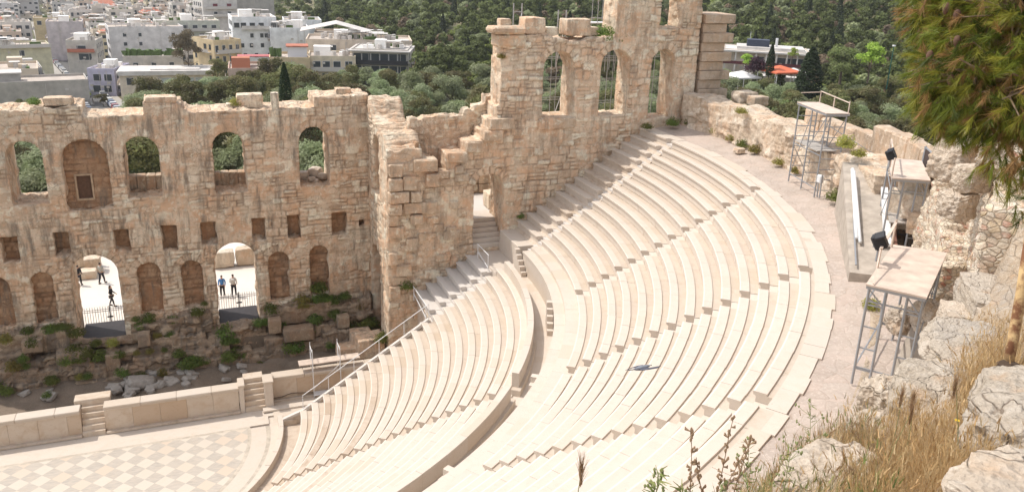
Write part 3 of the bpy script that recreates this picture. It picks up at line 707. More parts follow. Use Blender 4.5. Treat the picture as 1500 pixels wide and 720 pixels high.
# larger blocks that stand loose on the footing
for k,(x,y,z,dx,dy,dz) in enumerate([(1.3,-8.9,1.1,2.1,1.2,1.3),(-1.0,-8.6,.75,.9,.9,1.2),(-3.0,-8.9,1.9,.8,.8,.9),(3.6,-9.1,2.3,1.2,.9,.8),(-11.5,-8.6,1.9,.9,.9,1.0),(-16.3,-8.6,1.6,.9,.8,.9),(-13.1,-8.3,1.2,2.2,1.1,.9),(-17.3,-7.2,.6,1.5,1.5,1.4),(-17.6,-5.4,1.0,1.9,1.7,1.5),(-16.2,-6.2,.2,1.6,1.2,1.2)]):
    blk('footing_block',(x,y,z),(dx,dy,dz),240+k,['wide pitted block left of the central doorway','narrow upright block just below the central doorway','small cube-like block right of the central doorway','pale block under the leftmost walled arch','block at the right foot of the second doorway','small block below the walled arch beside the corner','long low block under the right-hand walled arches','dark block at the inner corner of the pit','large pale block in front of the side doorway','block beside the end of the stage front'][k],mat=M['plinth'] if k<7 else M['stone'],flat=.85,amp=.08)
# loose rubble
rs=np.random.RandomState(23);cnt=0
mr=plain('grey_marble_rubble',(.36,.32,.28),.8,nz=5)
proto=[rockmesh('rubble_stone',mr,(1,.7,.5),300+i,sub=2,flat=.6,amp=.22) for i in range(6)]
for k in range(52):
    if k<46:
        px=rs.uniform(165,362);py=574-(px-165)*.2+rs.normal(0,8)
    else:px=rs.uniform(30,75);py=573+rs.uniform(-3,14)
    P=at(px,py,2,-.35)
    if P[1]>-3.6 or P[1]<-8.2:continue
    o=link('rubble_stone',proto[k%6]);s=rs.uniform(.4,.9) if k!=40 else 1.7
    o.location=(P[0],P[1],-.38+.1*s);o.scale=(s,s,s*rs.uniform(.6,1.1));o.rotation_euler=(rs.uniform(-.3,.3),rs.uniform(-.5,.5),rs.uniform(0,6))
    tag(o,'grey angular marble fragment in the loose rubble heap behind the stage front','stone','loose marble fragments in the pit')
# ================================================================== walkway above the seats and outer wall
def mat_path():
    t=NT('worn_pink_paving');p=t.pos();d=t.n('ShaderNodeTexNoise');d.inputs['Scale'].default_value=1.2;t.l(p,d.inputs['Vector'])
    w=t.mix(.35,p,d.outputs['Color'],'ADD')
    v=t.vor(t.map(w,(1,1,.3)),1.9,'DISTANCE_TO_EDGE');r_=t.vor(t.map(w,(1,1,.3)),1.9,'F1','Color');sr=t.n('ShaderNodeSeparateColor');t.l(r_,sr.inputs[0]);r=t.ramp(sr.outputs[0],[(0,(.40,.32,.26)),(.5,(.50,.42,.36)),(1,(.54,.42,.35))])
    c=t.mix(t.ramp(t.noise(p,.45,5,.65),[(.38,0.),(.62,1.)]),(.36,.295,.25),(.48,.39,.33))
    c=t.mix(.45,c,r)
    n=t.noise(p,9,6,.75);c=t.mix(t.ramp(n,[(.52,0.),(.66,.7)]),c,(.60,.51,.44));c=t.mix(t.ramp(n,[(.28,.6),(.42,0.)]),c,(.33,.24,.18))
    c=t.mix(t.math('MULTIPLY',t.ramp(v,[(0,.5),(.04,0.)]),t.ramp(t.noise(p,.6,3),[(.4,0.),(.65,1.)])),c,(.36,.27,.2))
    t.bump(t.math('ADD',n,t.math('MULTIPLY',t.ramp(v,[(0,0.),(.08,1.)]),.3)),.8,.05);return t.col(c)
nu_,nv_=330,26;tt=np.linspace(rad(-6.5),rad(112),nu_);rr_=np.linspace(37.5,41.4,nv_);T2,R2=np.meshgrid(tt,rr_,indexing='ij')
xx,yy=-R2*np.cos(T2),R2*np.sin(T2);zz=15.84+fbm(P3(xx,yy),.8,8,4)*.04+np.clip(R2-37.7,0,2.5)*.12
idx=np.arange(nu_*nv_).reshape(nu_,nv_);q=np.stack([idx[:-1,:-1],idx[1:,:-1],idx[1:,1:],idx[:-1,1:]],-1).reshape(-1,4)
tag(link('walkway',fastmesh('walkway',np.stack([xx,yy,zz],-1).reshape(-1,3),q[:,::-1],mat_path())),kind='structure')
# outer wall of the cavea
ow=thing('outer_wall','thick curved rubble wall of pale blocks bounding the walkway above the seats','wall',pol(41.3,.2,16))
sheet('wall',ow,M['rubble'],cyl(40.3,rad(-5.2)),(0,40.3*rad(35)),(13.5,18.9),.09,2.1,61,top=lambda u:18.35+.12*np.sin(u*1.3)+.0*u+np.clip(u-17,0,9)*.06,rough=.09,pat=dict(ch=(.4,.75),bw=(.5,1.2),warp=.16,split=.3),wob=.1,bamp=.13)
b=MB();rs=np.random.RandomState(31);t=rad(-3)
while t<rad(30):
    L=rs.uniform(1.7,2.7);e=t+L/42.6
    if t>rad(4):
        zt=19.25+rs.uniform(-.15,.1) if t<rad(19.5) else 20.0+rs.uniform(-.08,.05)
        zt-= .9 if t<rad(9) else 0
        c=pol(42.6,(t+e)/2,(17.6+zt)/2);b.box(c,(.85,L-.05,zt-17.6),rz=-(t+e)/2,bev=.1,j=.05)
    t=e
b.build('parapet_block',M['rubble'],ow)
for k,(px,py,s) in enumerate(((1040,186,.55),(1028,188,.4),(1083,222,.5),(1110,150,1.0),(1090,145,1.3))):
    P=at(px,py,2,16.2 if k<3 else 18.3);blk('wall_stone',(P[0],P[1],P[2]+.12*s),(s*1.3,s,s*.7),270+k,['low pale stone on the walkway by the last window','little stone lying left of the shrub on the walkway','stone at the foot of the outer wall','rough block on the near end of the outer wall by the pier','larger rough block on the outer wall top right of the pier'][k],mat=M['rubble'],flat=.6,amp=.15)
# ================================================================== terrain
COLX=np.array([-900,-300,0,200,420,600,900,1100,1300,1500,1900,2600])
DD=np.array([40,60,80,110,150,200,250,300,400,600,1000,2000,5000])
TZ=np.array([
 [0,-.3,-2,-6,-10,-14,-18,-20,-22,-25,-28,-32,-34],
 [.7,.7,-1,-4,-8,-13,-17,-20,-22,-25,-28,-32,-34],
 [.7,.7,-.5,-3.5,-7.5,-12,-16,-19,-22,-25,-28,-31,-34],
 [.7,.7,-.5,-3,-6.5,-10,-14,-17,-20,-23,-26,-28,-28],
 [.7,.7,-.5,-2.5,-5,-7.5,-9,-11,-14,-10,6,30,40],
 [.7,.7,-.5,-2.5,-4.5,-6.5,-7.5,-6,3,22,60,120,160],
 [2,1.5,0,-2,-4,-6,-5,-1,9,32,75,140,180],
 [6,5,2,-1,-4,-6,-5.5,-2,9,34,80,150,190],
 [12,8,4,0,-4,-6,-4.5,0,12,38,85,150,190],
 [12,9,6,1,-2,-3,0,5,17,45,90,150,190],
 [14,12,9,6,4,5,9,14,26,55,100,150,190],
 [24,22,20,20,20,22,26,30,40,60,90,130,160]],float)
AZ0=math.atan2(_d[0],-_d[1])
def colx(x,y):
    a=np.arctan2(x-CAM[0],-(y-CAM[1]))-AZ0
    a=(a+PI)%(2*PI)-PI
    a=np.clip(a,-1.0,1.0)
    return 750-0+np.tan(-a)*-1*-FPX*1.02*-1 if False else 750+np.tan(-a)*FPX*1.02
def terr(x,y):
    x=np.asarray(x,float);y=np.asarray(y,float)
    D=np.hypot(x-CAM[0],y-CAM[1]);c=colx(x,y)
    ci=np.clip(np.interp(c,COLX,np.arange(len(COLX))),0,len(COLX)-1.001);di=np.clip(np.interp(np.log(np.maximum(D,1)),np.log(DD),np.arange(len(DD))),0,len(DD)-1.001)
    i=ci.astype(int);j=di.astype(int);f=ci-i;g=di-j
    z=(TZ[i,j]*(1-f)+TZ[i+1,j]*f)*(1-g)+(TZ[i,j+1]*(1-f)+TZ[i+1,j+1]*f)*g
    z=z+fbm(P3(x,y),.01,2,3)*2.2*np.clip((D-150)/300,0,1)
    # nothing of the ground sheet inside the building
    R=np.hypot(x,y);ins=((R<45)&(y>-6))|((np.abs(x)<46)&(y>-14.5)&(y<4))
    z=np.where(ins,-2.6,z)
    up=(y>20)&(R>=45);z=np.where(up,np.maximum(z,-2),z)
    plz=(np.abs(x)<24)&(y<=-13)&(y>-48);z=np.where(plz,np.minimum(z,.2),z)
    return z
def tz(x,y):return float(terr(np.array([x]),np.array([y]))[0])
nA,nD=240,190
a_=np.linspace(-1.35,1.35,nA)+AZ0;ds=np.geomspace(20,6500,nD);A2,D2=np.meshgrid(a_,ds,indexing='ij')
xx=CAM[0]+np.sin(A2)*D2;yy=CAM[1]-np.cos(A2)*D2;zz=terr(xx,yy)
idx=np.arange(nA*nD).reshape(nA,nD);q=np.stack([idx[:-1,:-1],idx[1:,:-1],idx[1:,1:],idx[:-1,1:]],-1).reshape(-1,4)
def mat_ground():
    t=NT('dry_ground');p=t.pos();n=t.noise(p,.06,6,.65);c=t.mix(t.ramp(n,[(.4,0.),(.6,1.)]),(.10,.105,.05),(.19,.16,.09))
    n2=t.noise(p,.7,5,.7);c=t.mix(t.ramp(n2,[(.5,0.),(.7,.6)]),c,(.07,.085,.035));t.bump(n2,.5,.3);return t.col(c)
tag(link('ground',fastmesh('ground',np.stack([xx,yy,zz],-1).reshape(-1,3),q,mat_ground())),kind='structure')
# sunlit forecourt beyond the doors
b=MB();b.box((0,-31,.5),(52,36,.6));tag(b.build('forecourt',mat_marble('pale_forecourt',(.66,.60,.53),(.62,.56,.50),(.60,.52,.44),.6,.2)),kind='structure')
# ================================================================== rocky slope round the viewpoint
TH=[24,28,35,42,50,58,64,70,76,82,90,100,115]
Z42=[14,19.2,20.9,22.1,23.3,23.0,21.6,21.9,21.6,21.2,21.2,21.5,21.5]
Z44=[9,12,17,20.,23.4,23.8,23.4,23.6,23.5,23.4,23.4,23.5,23.5]
Z47=[8,10,14,18,22.5,24.6,25.3,25.4,25.4,25.4,25.4,25.3,25.3]
Z52=[6,8,12,17,21,24.,25.8,26.,26,26,26,26,26]
tt=np.linspace(rad(28.5),rad(114),420);rr_=np.concatenate([np.linspace(39.2,46,90),np.linspace(46.1,60,40)]);T2,R2=np.meshgrid(tt,rr_,indexing='ij')
td=np.degrees(T2);z42=np.interp(td,TH,Z42);z44=np.interp(td,TH,Z44);z47=np.interp(td,TH,Z47);z52=np.interp(td,TH,Z52)
tier=(td<56)
R0=np.interp(td,[28,50,56,62,68,76],[41.8,41.8,41.3,40.9,39.9,39.5])
base=16.05+(z42-16.05)*np.clip((R2-R0)/(42.35-R0),0,1)**.8
H=np.where(R2<42.3,base,np.where(R2<44,z42+(z44-z42)*(R2-42.3)/1.7,np.where(R2<47,z44+(z47-z44)*(R2-44)/3,z47+(z52-z47)*np.clip((R2-47)/5,0,1))))
xx,yy=-R2*np.cos(T2),R2*np.sin(T2)
H=np.where(R2<39.35,15.7,H)
P_=P3(xx,yy,H);n1=fbm(P_,.55,71,4);n2=fbm(P_,2.2,75,4)
wn=np.clip((R2-R0+.1)*2,0.12,1);H=H+n1*.30*wn+n2*.10*wn
idx=np.arange(H.size).reshape(H.shape);q=np.stack([idx[:-1,:-1],idx[1:,:-1],idx[1:,1:],idx[:-1,1:]],-1).reshape(-1,4)
def mat_rock(name,c1,c2,c3,s=1.):
    t=NT(name);p=t.pos();n=t.noise(p,.9*s,7,.68,.4);c=t.mix(t.ramp(n,[(.36,0.),(.62,1.)]),c1,c2)
    n2=t.noise(p,6*s,7,.75);c=t.mix(t.ramp(n2,[(.48,0.),(.66,.85)]),c,c3);c=t.mix(t.ramp(n2,[(.28,.8),(.42,0.)]),c,(c1[0]*.45,c1[1]*.42,c1[2]*.4))
    o_=t.noise(t.map(p,(1,1,1),loc=(9,4,2)),1.7*s,4,.6);c=t.mix(t.ramp(o_,[(.58,0.),(.7,.5)]),c,(.50,.30,.16))
    g=t.noise(t.map(p,(1,1,1),loc=(3,1,7)),.8*s,5,.7);c=t.mix(t.ramp(g,[(.5,0.),(.66,.5)]),c,(.38,.34,.30))
    cr=t.vor(t.map(t.mix(.18,p,t.n('ShaderNodeTexNoise').outputs['Color'],'ADD'),(1,1,2.4),(.4,.3,.2)),1.5*s,'DISTANCE_TO_EDGE');c=t.mix(t.math('MULTIPLY',t.ramp(cr,[(0,.85),(.018,0.)]),t.ramp(n,[(.46,0.),(.56,1.)])),c,(.16,.11,.075));sp_=t.vor(p,9*s);c=t.mix(t.ramp(sp_,[(.1,.45),(.22,0.)]),c,(c1[0]*.6,c1[1]*.55,c1[2]*.5))
    w=t.vor(p,22*s);t.bump(t.math('ADD',t.math('ADD',n2,t.math('MULTIPLY',w,.4)),t.math('MULTIPLY',t.ramp(cr,[(0,0.),(.03,1.)]),.35)),1.,.05);return t.col(c)
M['rock']=mat_rock('pale_hillside_rock',(.47,.375,.285),(.55,.45,.35),(.66,.57,.47))
M['rockg']=mat_rock('grey_boulder_rock',(.42,.345,.265),(.50,.42,.335),(.62,.54,.45),1.3)
tag(link('rocky_slope',fastmesh('rocky_slope',np.stack([xx,yy,H],-1).reshape(-1,3),q[:,::-1],mat_rock('stony_tan_slope',(.38,.28,.19),(.48,.37,.265),(.58,.49,.385),1.6))),kind='structure')
_tt,_rr,_H=tt,rr_,H
def slope_z(x,y):
    R=math.hypot(x,y);t=math.atan2(y,-x);i=min(len(_tt)-1,max(0,int((t-_tt[0])/(_tt[1]-_tt[0]))));j=min(len(_rr)-1,int(np.searchsorted(_rr,R)));return float(_H[i,j])
# tall rubble retaining walls on the right
hw=thing('retaining_wall','tall rough rubble wall of pale and reddish stones under the pine tree','wall',pol(42,.8,18))
def mat_rub():
    t=NT('mixed_rubble_masonry');a=t.n('ShaderNodeAttribute',attribute_name='st');sp=t.n('ShaderNodeSeparateColor');t.l(a.outputs['Color'],sp.inputs[0]);p=t.pos()
    w=t.mix(.25,p,t.n('ShaderNodeTexNoise').outputs['Color'],'ADD')
    w=t.map(w,(1,1,1.35));r=t.vor(w,6.2,'F1','Color');rs_=t.n('ShaderNodeSeparateColor');t.l(r,rs_.inputs[0]);e=t.vor(w,6.2,'DISTANCE_TO_EDGE')
    c=t.ramp(rs_.outputs[0],[(0,(.44,.20,.13)),(.12,(.60,.42,.29)),(.35,(.66,.53,.40)),(.6,(.72,.62,.50)),(.8,(.60,.44,.27)),(.93,(.66,.56,.46)),(1,(.42,.22,.15))],'CONSTANT')
    n=t.noise(p,1.,5,.65);c=t.mix(t.ramp(n,[(.42,0.),(.6,.75)]),c,(.70,.60,.47));n2=t.noise(p,9,6,.7);c=t.mix(t.ramp(n2,[(.5,0.),(.7,.5)]),c,(.76,.68,.57))
    c=t.mix(t.ramp(e,[(0,.7),(.06,0.)]),c,(.58,.47,.35))
    t.bump(t.math('ADD',t.math('MULTIPLY',t.ramp(e,[(0,0.),(.12,1.)]),.45),t.math('MULTIPLY',n2,.8)),1.,.07);return t.col(c)
M['rub']=mat_rub()
sheet('wall',hw,M['rub'],cyl(41.7,rad(33)),(0,41.7*rad(26)),(15.8,25),.1,1.3,81,top=lambda u:np.interp(33+np.degrees(u/41.7),[33,34.5,38,42,47,50,54,59],[20.9,21.3,21.9,22.7,23.9,24.0,23.6,23.2]),rough=.13,pat=dict(ch=(.22,.4),bw=(.25,.6),warp=.1,split=.3),wob=.2,bamp=.07)
lw=thing('ledge_wall','lower rubble ledge with dry grass below the tall retaining wall','wall',pol(40.9,.78,16))
sheet('wall',lw,M['rub'],cyl(41.0,rad(36)),(0,41.0*rad(9.3)),(15.8,20.4),.1,1.2,83,top=lambda u:np.interp(36+np.degrees(u/41.),[36,38,40,44,47,53],[18.2,19.8,19.6,19.2,18.2,17.9]),rough=.13,pat=dict(ch=(.3,.5),bw=(.3,.7),warp=.12,split=.3),wob=.25,bamp=.09)
# squared blocks and boulders of the foreground, placed by their distance from the viewpoint
def fr(name,px,py,D,dims,seed,label,rz=0,mat='rock',flat=.5,amp=.22,sub=12,cat='boulder',rx=0,ry=0):
    P=atD(px,py,D);return rock(name,M[mat],P,dims,seed,(rx,ry,rz),label,cat,sub=sub,flat=flat,amp=amp)
fr('squared_block',1452,446,16.5,(1.6,.9,.6),401,'large squared grey-topped block below the rubble wall at the right edge',rz=.9,mat='rockg',flat=.85,amp=.10)
fr('squared_block',1414,478,16.2,(.8,.8,.65),402,'squared block standing under the left end of the large grey-topped block',rz=.9,flat=.8,amp=.1)
fr('squared_block',1470,488,15.6,(1.5,.8,.6),403,'long pale block under the large grey-topped block at the right edge',rz=.9,flat=.85,amp=.08)
fr('boulder',1425,522,13.2,(1.75,1.2,.5),404,'broad flat-topped boulder above the dark grey boulder',rz=.8,mat='rockg',flat=.5,amp=.2,ry=.1)
fr('boulder',1374,584,9.6,(1.0,.9,.5),405,'dark grey rounded boulder in the middle of the foreground rocks',rz=.7,mat='rockg',flat=.45,amp=.16,ry=.12)
fr('boulder',1294,596,10.6,(.5,.5,.65),406,'upright pale boulder at the left end of the foreground rocks',rz=.3,flat=.5,amp=.3)
fr('boulder',1278,640,9.4,(.45,.5,.5),407,'pale jagged stone below the upright boulder',rz=.9,flat=.4,amp=.3)
fr('boulder',1538,650,7.4,(1.6,1.2,.8),408,'big sloping pale rock face at the right edge of the photo',rz=.5,mat='rockg',flat=.35,amp=.25)
fr('boulder',1530,758,5.4,(1.0,.9,.4),409,'low pale rock in the bottom right corner',rz=.2,mat='rock',flat=.4,amp=.25)
fr('boulder',1215,712,7.6,(1.1,.7,.45),410,'flat pale rock among dry weeds at the bottom edge',rz=.4,flat=.4,amp=.3)
fr('boulder',1425,262,26,(1.0,.8,.8),411,'round white boulder crowning the near end of the rubble wall',flat=.4,amp=.2)
fr('boulder',1402,300,26,(.9,.8,.8),412,'pale boulder standing on the lower rubble ledge',flat=.55,amp=.2)
fr('boulder',1405,236,28,(1.4,1.2,1.3),413,'cracked pale boulder at the far end of the rubble wall',flat=.45,amp=.25)
fr('boulder',1470,232,24,(1.2,.9,.8),414,'white boulder on the rubble wall under the hanging pine branch',flat=.4,amp=.25)
fr('boulder',1492,300,20,(.7,.6,.7),415,'grey boulder embedded in the rubble wall at the right edge',mat='rockg',flat=.5,amp=.25)
fr('boulder',1325,470,27.5,(.9,.8,.8),416,'pale stone behind the legs of the nearest scaffold',flat=.5,amp=.25)
fr('boulder',1362,462,26.5,(.8,.8,.9),417,'rounded stone between the nearest scaffold and the squared blocks',flat=.5,amp=.25)
# leaning concrete slabs and the concrete wedge beside the path
cw=thing('concrete_shed','low wedge-shaped concrete shed with pipes leaning on its sloping roof','shed',(-34,20,16))
def prism(b,foot,zb,zt,mi=0):
    n=len(foot);V=[[x,y,zb] for x,y in foot]+[[x,y,z] for (x,y),z in zip(foot,zt)]
    b.add(V,[list(range(n))[::-1],list(range(n,2*n))]+[[i,(i+1)%n,n+(i+1)%n,n+i] for i in range(n)],mi)
b=MB();prism(b,[(-36.0,16.9),(-30.3,24.1),(-31.3,25.0),(-37.6,18.9)],15.9,[18.6,16.35,16.4,18.7]);b.build('roof_slab',M['conc'],cw)
b=MB();b.tube([(-35.3,18.3,18.62),(-31.9,22.6,17.05)],.09,8);b.tube([(-35.15,18.55,18.6),(-31.8,22.9,17.0)],.07,8);b.build('pipe',M['steelw'],cw,smooth=True)
b=MB();b.bar((-36.3,19.1,18.7),(-32.5,23.6,17.05),.28,.1);b.build('white_board',M['steelw'],cw)
b=MB();b.bar((-36.55,19.3,18.78),(-32.6,23.9,17.1),.1,.12);b.build('rusty_rail',plain('rust_brown_rail',(.20,.10,.07),.8,nz=6),cw)
b=MB();b.bar((-34.2,19.7,18.05),(-33.2,21.0,17.6),.06,.04);b.bar((-33.0,21.1,17.5),(-30.6,24.05,16.6),.05,.05);b.build('joint_strip',M['steel'],cw)
# old wall pieces between shed and scaffold
for k,(px,py,D,dm) in enumerate(((1268,262,42,(4.2,1.6,1.0)),(1340,262,37,(1.6,1.2,1.2)),(1345,292,36,(1.7,1.2,1.1)),(1350,318,35.5,(1.3,1.0,.9)),(1262,290,41.5,(2.2,1.3,.5)),(1318,300,37,(1.1,1.0,1.6)))):
    fr('ruin_block',px,py+6,D,dm,430+k,['cracked slab of old wall behind the first scaffold tower','squared old block just below the dark fence panel','pale old block under the fence, second course down','dark-jointed old block low behind the second scaffold','flat cracked slab on the shed end by the first scaffold','narrow upright ruin block behind the second scaffold deck'][k],rz=.7,mat='rubble',flat=.75,amp=.14,sub=6,cat='stone block')
# ================================================================== scaffolds
def rail(b,pts,r=.024):
    for p_,q_ in zip(pts[:-1],pts[1:]):b.bar(p_,q_,r*2,r*2,n=6)
def tower(label,c,ux,L,W,z0,z1,deck_th=.05,levels=(.33,.66),rails=True,mid=None,nbay=2,group='scaffold towers for spotlights',lean=0):
    """steel frame tower: c = deck centre (x,y); ux = unit vector along the long side"""
    t=thing('scaffold_tower',label,'scaffold',(c[0],c[1],z0),group)
    ux=np.array(ux,float);ux/=np.linalg.norm(ux);uy=np.array([-ux[1],ux[0]])
    def P(a,b_,z):q=np.array(c)+ux*a+uy*b_;return (q[0],q[1],z)
    xs=np.linspace(-L/2+.12,L/2-.12,nbay+1);hw=W/2-.1
    for a in xs:
        for s in(-1,1):
            b=MB();b.bar(P(a,s*hw,z0),P(a,s*hw,z1),.075,.075,n=6);b.build('standard',M['steel'],t)
    b=MB()
    for a in xs:
        for z in np.linspace(z0+.35,z1-.12,8):b.bar(P(a,-hw,z),P(a,hw,z),.04,.04)
    b.build('frame_rungs',M['steel'],t)
    b=MB()
    for s in(-1,1):
        for z in (z0+.45,z0+(z1-z0)*.5,z1-.1):b.bar(P(xs[0],s*hw,z),P(xs[-1],s*hw,z),.04,.04)
        b.bar(P(xs[0],s*hw,z0+.4),P(xs[1],s*hw,z1-.3),.03,.03);b.bar(P(xs[1],s*hw,z0+(z1-z0)*.5),P(xs[-1],s*hw,z1-.2),.03,.03)
    b.bar(P(xs[0],hw,z0+.3),P(xs[0],-hw,z0+2.),.03,.03)
    b.build('brace',M['steel'],t)
    b=MB();b.box((c[0],c[1],z1+deck_th/2),(L,W,deck_th),rz=math.atan2(ux[1],ux[0]),bev=.01);b.build('deck',M['ply'],t)
    b=MB();b.box((c[0],c[1],z1-.05),(L-.02,W-.02,.07),rz=math.atan2(ux[1],ux[0]));b.build('deck_frame',M['steel'],t)
    if mid is not None:
        q=P(mid[0],0,0);b=MB();b.box((q[0],q[1],mid[2]),(mid[1],W-.2,.05),rz=math.atan2(ux[1],ux[0]));b.build('lower_deck',plain('grey_plank',(.42,.38,.34),.8,nz=3),t)
    return t,P,hw,xs
t1,Pf,hw_,xs=tower('far scaffold tower with narrow deck and handrail beside the outer wall',(-37.75,13.1),(.75,2.9),3.3,1.25,16.1,20.4,mid=(-.2,2.6,18.4))
b=MB()
for a in(xs[0],0,xs[-1]):b.bar(Pf(a,hw_+.05,20.4),Pf(a,hw_+.05,21.05),.04,.04)
b.bar(Pf(xs[0],hw_+.05,21.05),Pf(xs[-1],hw_+.05,20.95),.05,.04);b.bar(Pf(xs[0],hw_+.05,21.0),Pf(xs[0],-hw_,20.95),.04,.04);b.build('handrail',M['ply'],t1)
b=MB();b.bar(Pf(xs[-1],-hw_,19.9),Pf(xs[-1]+1.2,hw_+1.2,18.6),.035,.035);b.bar(Pf(xs[-1]+.3,-hw_,16.2),Pf(xs[-1]+.15,-hw_,17.3),.05,.05);b.bar(Pf(xs[-1]+.55,-hw_,16.2),Pf(xs[-1]+.5,-hw_,17.4),.05,.05);b.build('stay',M['steel'],t1)
b=MB();b.box(Pf(xs[-1]+.35,-hw_,17.15),(.25,.3,.4),bev=.04);b.build('lamp_box',M['steelw'],t1)
t2,Pf2,hw2,xs2=tower('middle scaffold tower with square deck rising from behind the concrete shed',(-33.0,23.5),(-1.6,1.75),2.1,2.7,16.1,19.75,mid=(.2,1.6,17.9))
A_,B_,C_,D_=[at(px,py,2,19.75) for px,py in((1306,262),(1363,266),(1350,237),(1300,232))]
for ch in list(t2.children):bpy.data.objects.remove(ch)
def tower4(t,corn,z0,z1,low=None):
    """tower whose deck has the four measured corners corn (front left, front right, back right, back left)"""
    cs=[np.array(q[:2]) for q in corn];cen=sum(cs)/4
    ins=[cen+(q-cen)*.9 for q in cs];fr_,bk=[ins[0],ins[1]],[ins[3],ins[2]]
    legs=[]
    for k,(f_,g_) in enumerate(((ins[0],ins[1]),(ins[3],ins[2]))):
        for s in(0,.33,.72,1):legs.append(f_+(g_-f_)*s)
    for q in legs:
        b=MB();b.bar((*q,z0),(*q,z1-.02),.075,.075,n=6);b.build('standard',M['steel'],t)
    b=MB()
    for i,j in((0,1),(2,3),(4,5),(6,7)):
        for z in np.linspace(z0+.5,z1-.6,4):b.bar((*legs[i],z),(*legs[j],z),.035,.035)
        b.bar((*legs[i],z1-.15),(*legs[j],z1-.6),.03,.03)
    b.build('frame_rungs',M['steel'],t)
    b=MB()
    for i,j in((0,4),(3,7),(0,3),(4,7)):
        for z in(z0+.55,z1-.5):b.bar((*legs[i],z),(*legs[j],z),.038,.038)
    b.bar((*legs[0],z1-.4),(*legs[4],z0+1.),.03,.03);b.bar((*legs[3],z0+1.),(*legs[7],z1-.3),.03,.03);b.build('brace',M['steel'],t)
    b=MB();prism(b,[tuple(q) for q in cs],z1,[z1+.05]*4);b.build('deck',M['ply'],t)
    b=MB();prism(b,[tuple(cen+(q-cen)*.985) for q in cs],z1-.09,[z1-.003]*4);b.build('deck_frame',M['steel'],t)
    if low:
        b=MB();m=[cen+(q-cen)*.8 for q in cs];m2=[m[0]+(m[1]-m[0])*low[0],m[0]+(m[1]-m[0])*low[1],m[3]+(m[2]-m[3])*low[1],m[3]+(m[2]-m[3])*low[0]]
        prism(b,[tuple(q) for q in m2],low[2],[low[2]+.05]*4);b.build('lower_deck',plain('grey_plank',(.42,.38,.34),.8,nz=3),t)
    return cs
tower4(t2,[A_,B_,C_,D_],16.05,19.75,low=(0.1,.9,17.9))
b=MB()
for s,h in((.05,.75),(.5,.7),(.95,.7)):
    q=A_+(D_-A_)*s;b.bar((q[0],q[1],19.78),(q[0],q[1],19.78+h),.045,.045)
q1,q2=A_+(D_-A_)*.05,A_+(D_-A_)*.95;b.bar((q1[0],q1[1],20.45),(q2[0],q2[1],20.6),.045,.045);b.build('handrail',M['ply'],t2)
t3=thing('scaffold_tower','nearest scaffold tower with a wide pinkish plywood deck on grey legs','scaffold',(-26,30,16.1),'scaffold towers for spotlights')
cs=[at(px,py,2,19.15) for px,py in((1268,418),(1357,438),(1387,372),(1308,360))]
tower4(t3,cs,16.1,19.15)
ls=thing('leaning_slab','grey concrete slab leaning behind the legs of the nearest scaffold','slab',(-27,31,16.1))
b=MB();q=[at(1298,560,2,16.2),at(1340,560,2,16.3),at(1378,462,2,17.6),at(1345,455,2,17.6)];b.add([v for v in q]+[v-np.array([0,0,.12]) for v in q],[[0,1,2,3],[7,6,5,4],[0,4,5,1],[1,5,6,2],[2,6,7,3],[3,7,4,0]]);b.build('slab',M['conc'],ls)
b=MB();q=cs[3]+(cs[0]-cs[3])*.08;q2=cs[3]+(cs[0]-cs[3])*.62;b.bar((q[0],q[1],19.2),(q[0],q[1],20.1),.05,.05);b.bar((q[0],q[1],20.0),(q2[0],q2[1],19.75),.08,.04);b.bar((q2[0],q2[1],19.2),(q2[0],q2[1],19.8),.05,.05)
q3=cs[0]+(cs[1]-cs[0])*.12;b.bar((q2[0],q2[1],19.75),(q3[0],q3[1],19.25),.03,.03);b.build('handrail',M['ply'],t3)
def lamp(label,P,rz,s=1.):
    l=thing('spotlight',label,'spotlight',P,'black stage spotlights');x,y,z=P
    c,s_=math.cos(rz),math.sin(rz)
    b=MB();b.box((x,y,z+.45*s),(.42*s,.5*s,.62*s),rz=rz,tilt=(.5,.1),bev=.06*s);b.build('housing',M['black'],l)
    b=MB();b.box((x+.2*s*c,y+.2*s*s_,z+.75*s),(.36*s,.42*s,.1*s),rz=rz,tilt=(.5,.6),bev=.02);b.build('barn_door',M['black'],l)
    b=MB();b.bar((x,y,z-.4*s),(x,y,z+.2*s),.05,.05);b.bar((x-.22*s_*s,y+.22*c*s,z+.2*s),(x+.22*s_*s,y-.22*c*s,z+.2*s),.05,.05);b.build('bracket',M['steel'],l)
P=at(1289,352,2,19.9);lamp('large black spotlight clamped at the left corner of the nearest scaffold deck',(P[0],P[1],P[2]-.35),.6,.72)
P=at(1306,222,2,20.7);lamp('smaller black spotlight standing at the back of the middle scaffold deck',(P[0],P[1],P[2]-.4),.4,.62)
# dark fence on the outer wall
fn=thing('fence_panel','dark metal fence panel at the end of the outer wall parapet','fence',pol(41.5,rad(30),20))
Pa,Pb,Pc=at(1356,216,2,20.3),at(1384,240,2,20.2),None
b=MB();v_=Pb-Pa
for s in(0,.5,1):q=Pa+v_*s;b.bar((q[0],q[1],18.6),(q[0],q[1],20.35),.07,.07)
b.bar(Pa,Pb,.05,.05);b.bar(Pa-[0,0,1.5],Pb-[0,0,1.5],.05,.05);b.build('fence_frame',M['steel'],fn)
b=MB();c=(Pa+Pb)/2;b.box((c[0],c[1],19.5),(np.linalg.norm(v_[:2]),.03,1.5),rz=math.atan2(v_[1],v_[0]));b.build('fence_sheet',plain('dark_mesh_sheet',(.07,.05,.045),.8),fn)
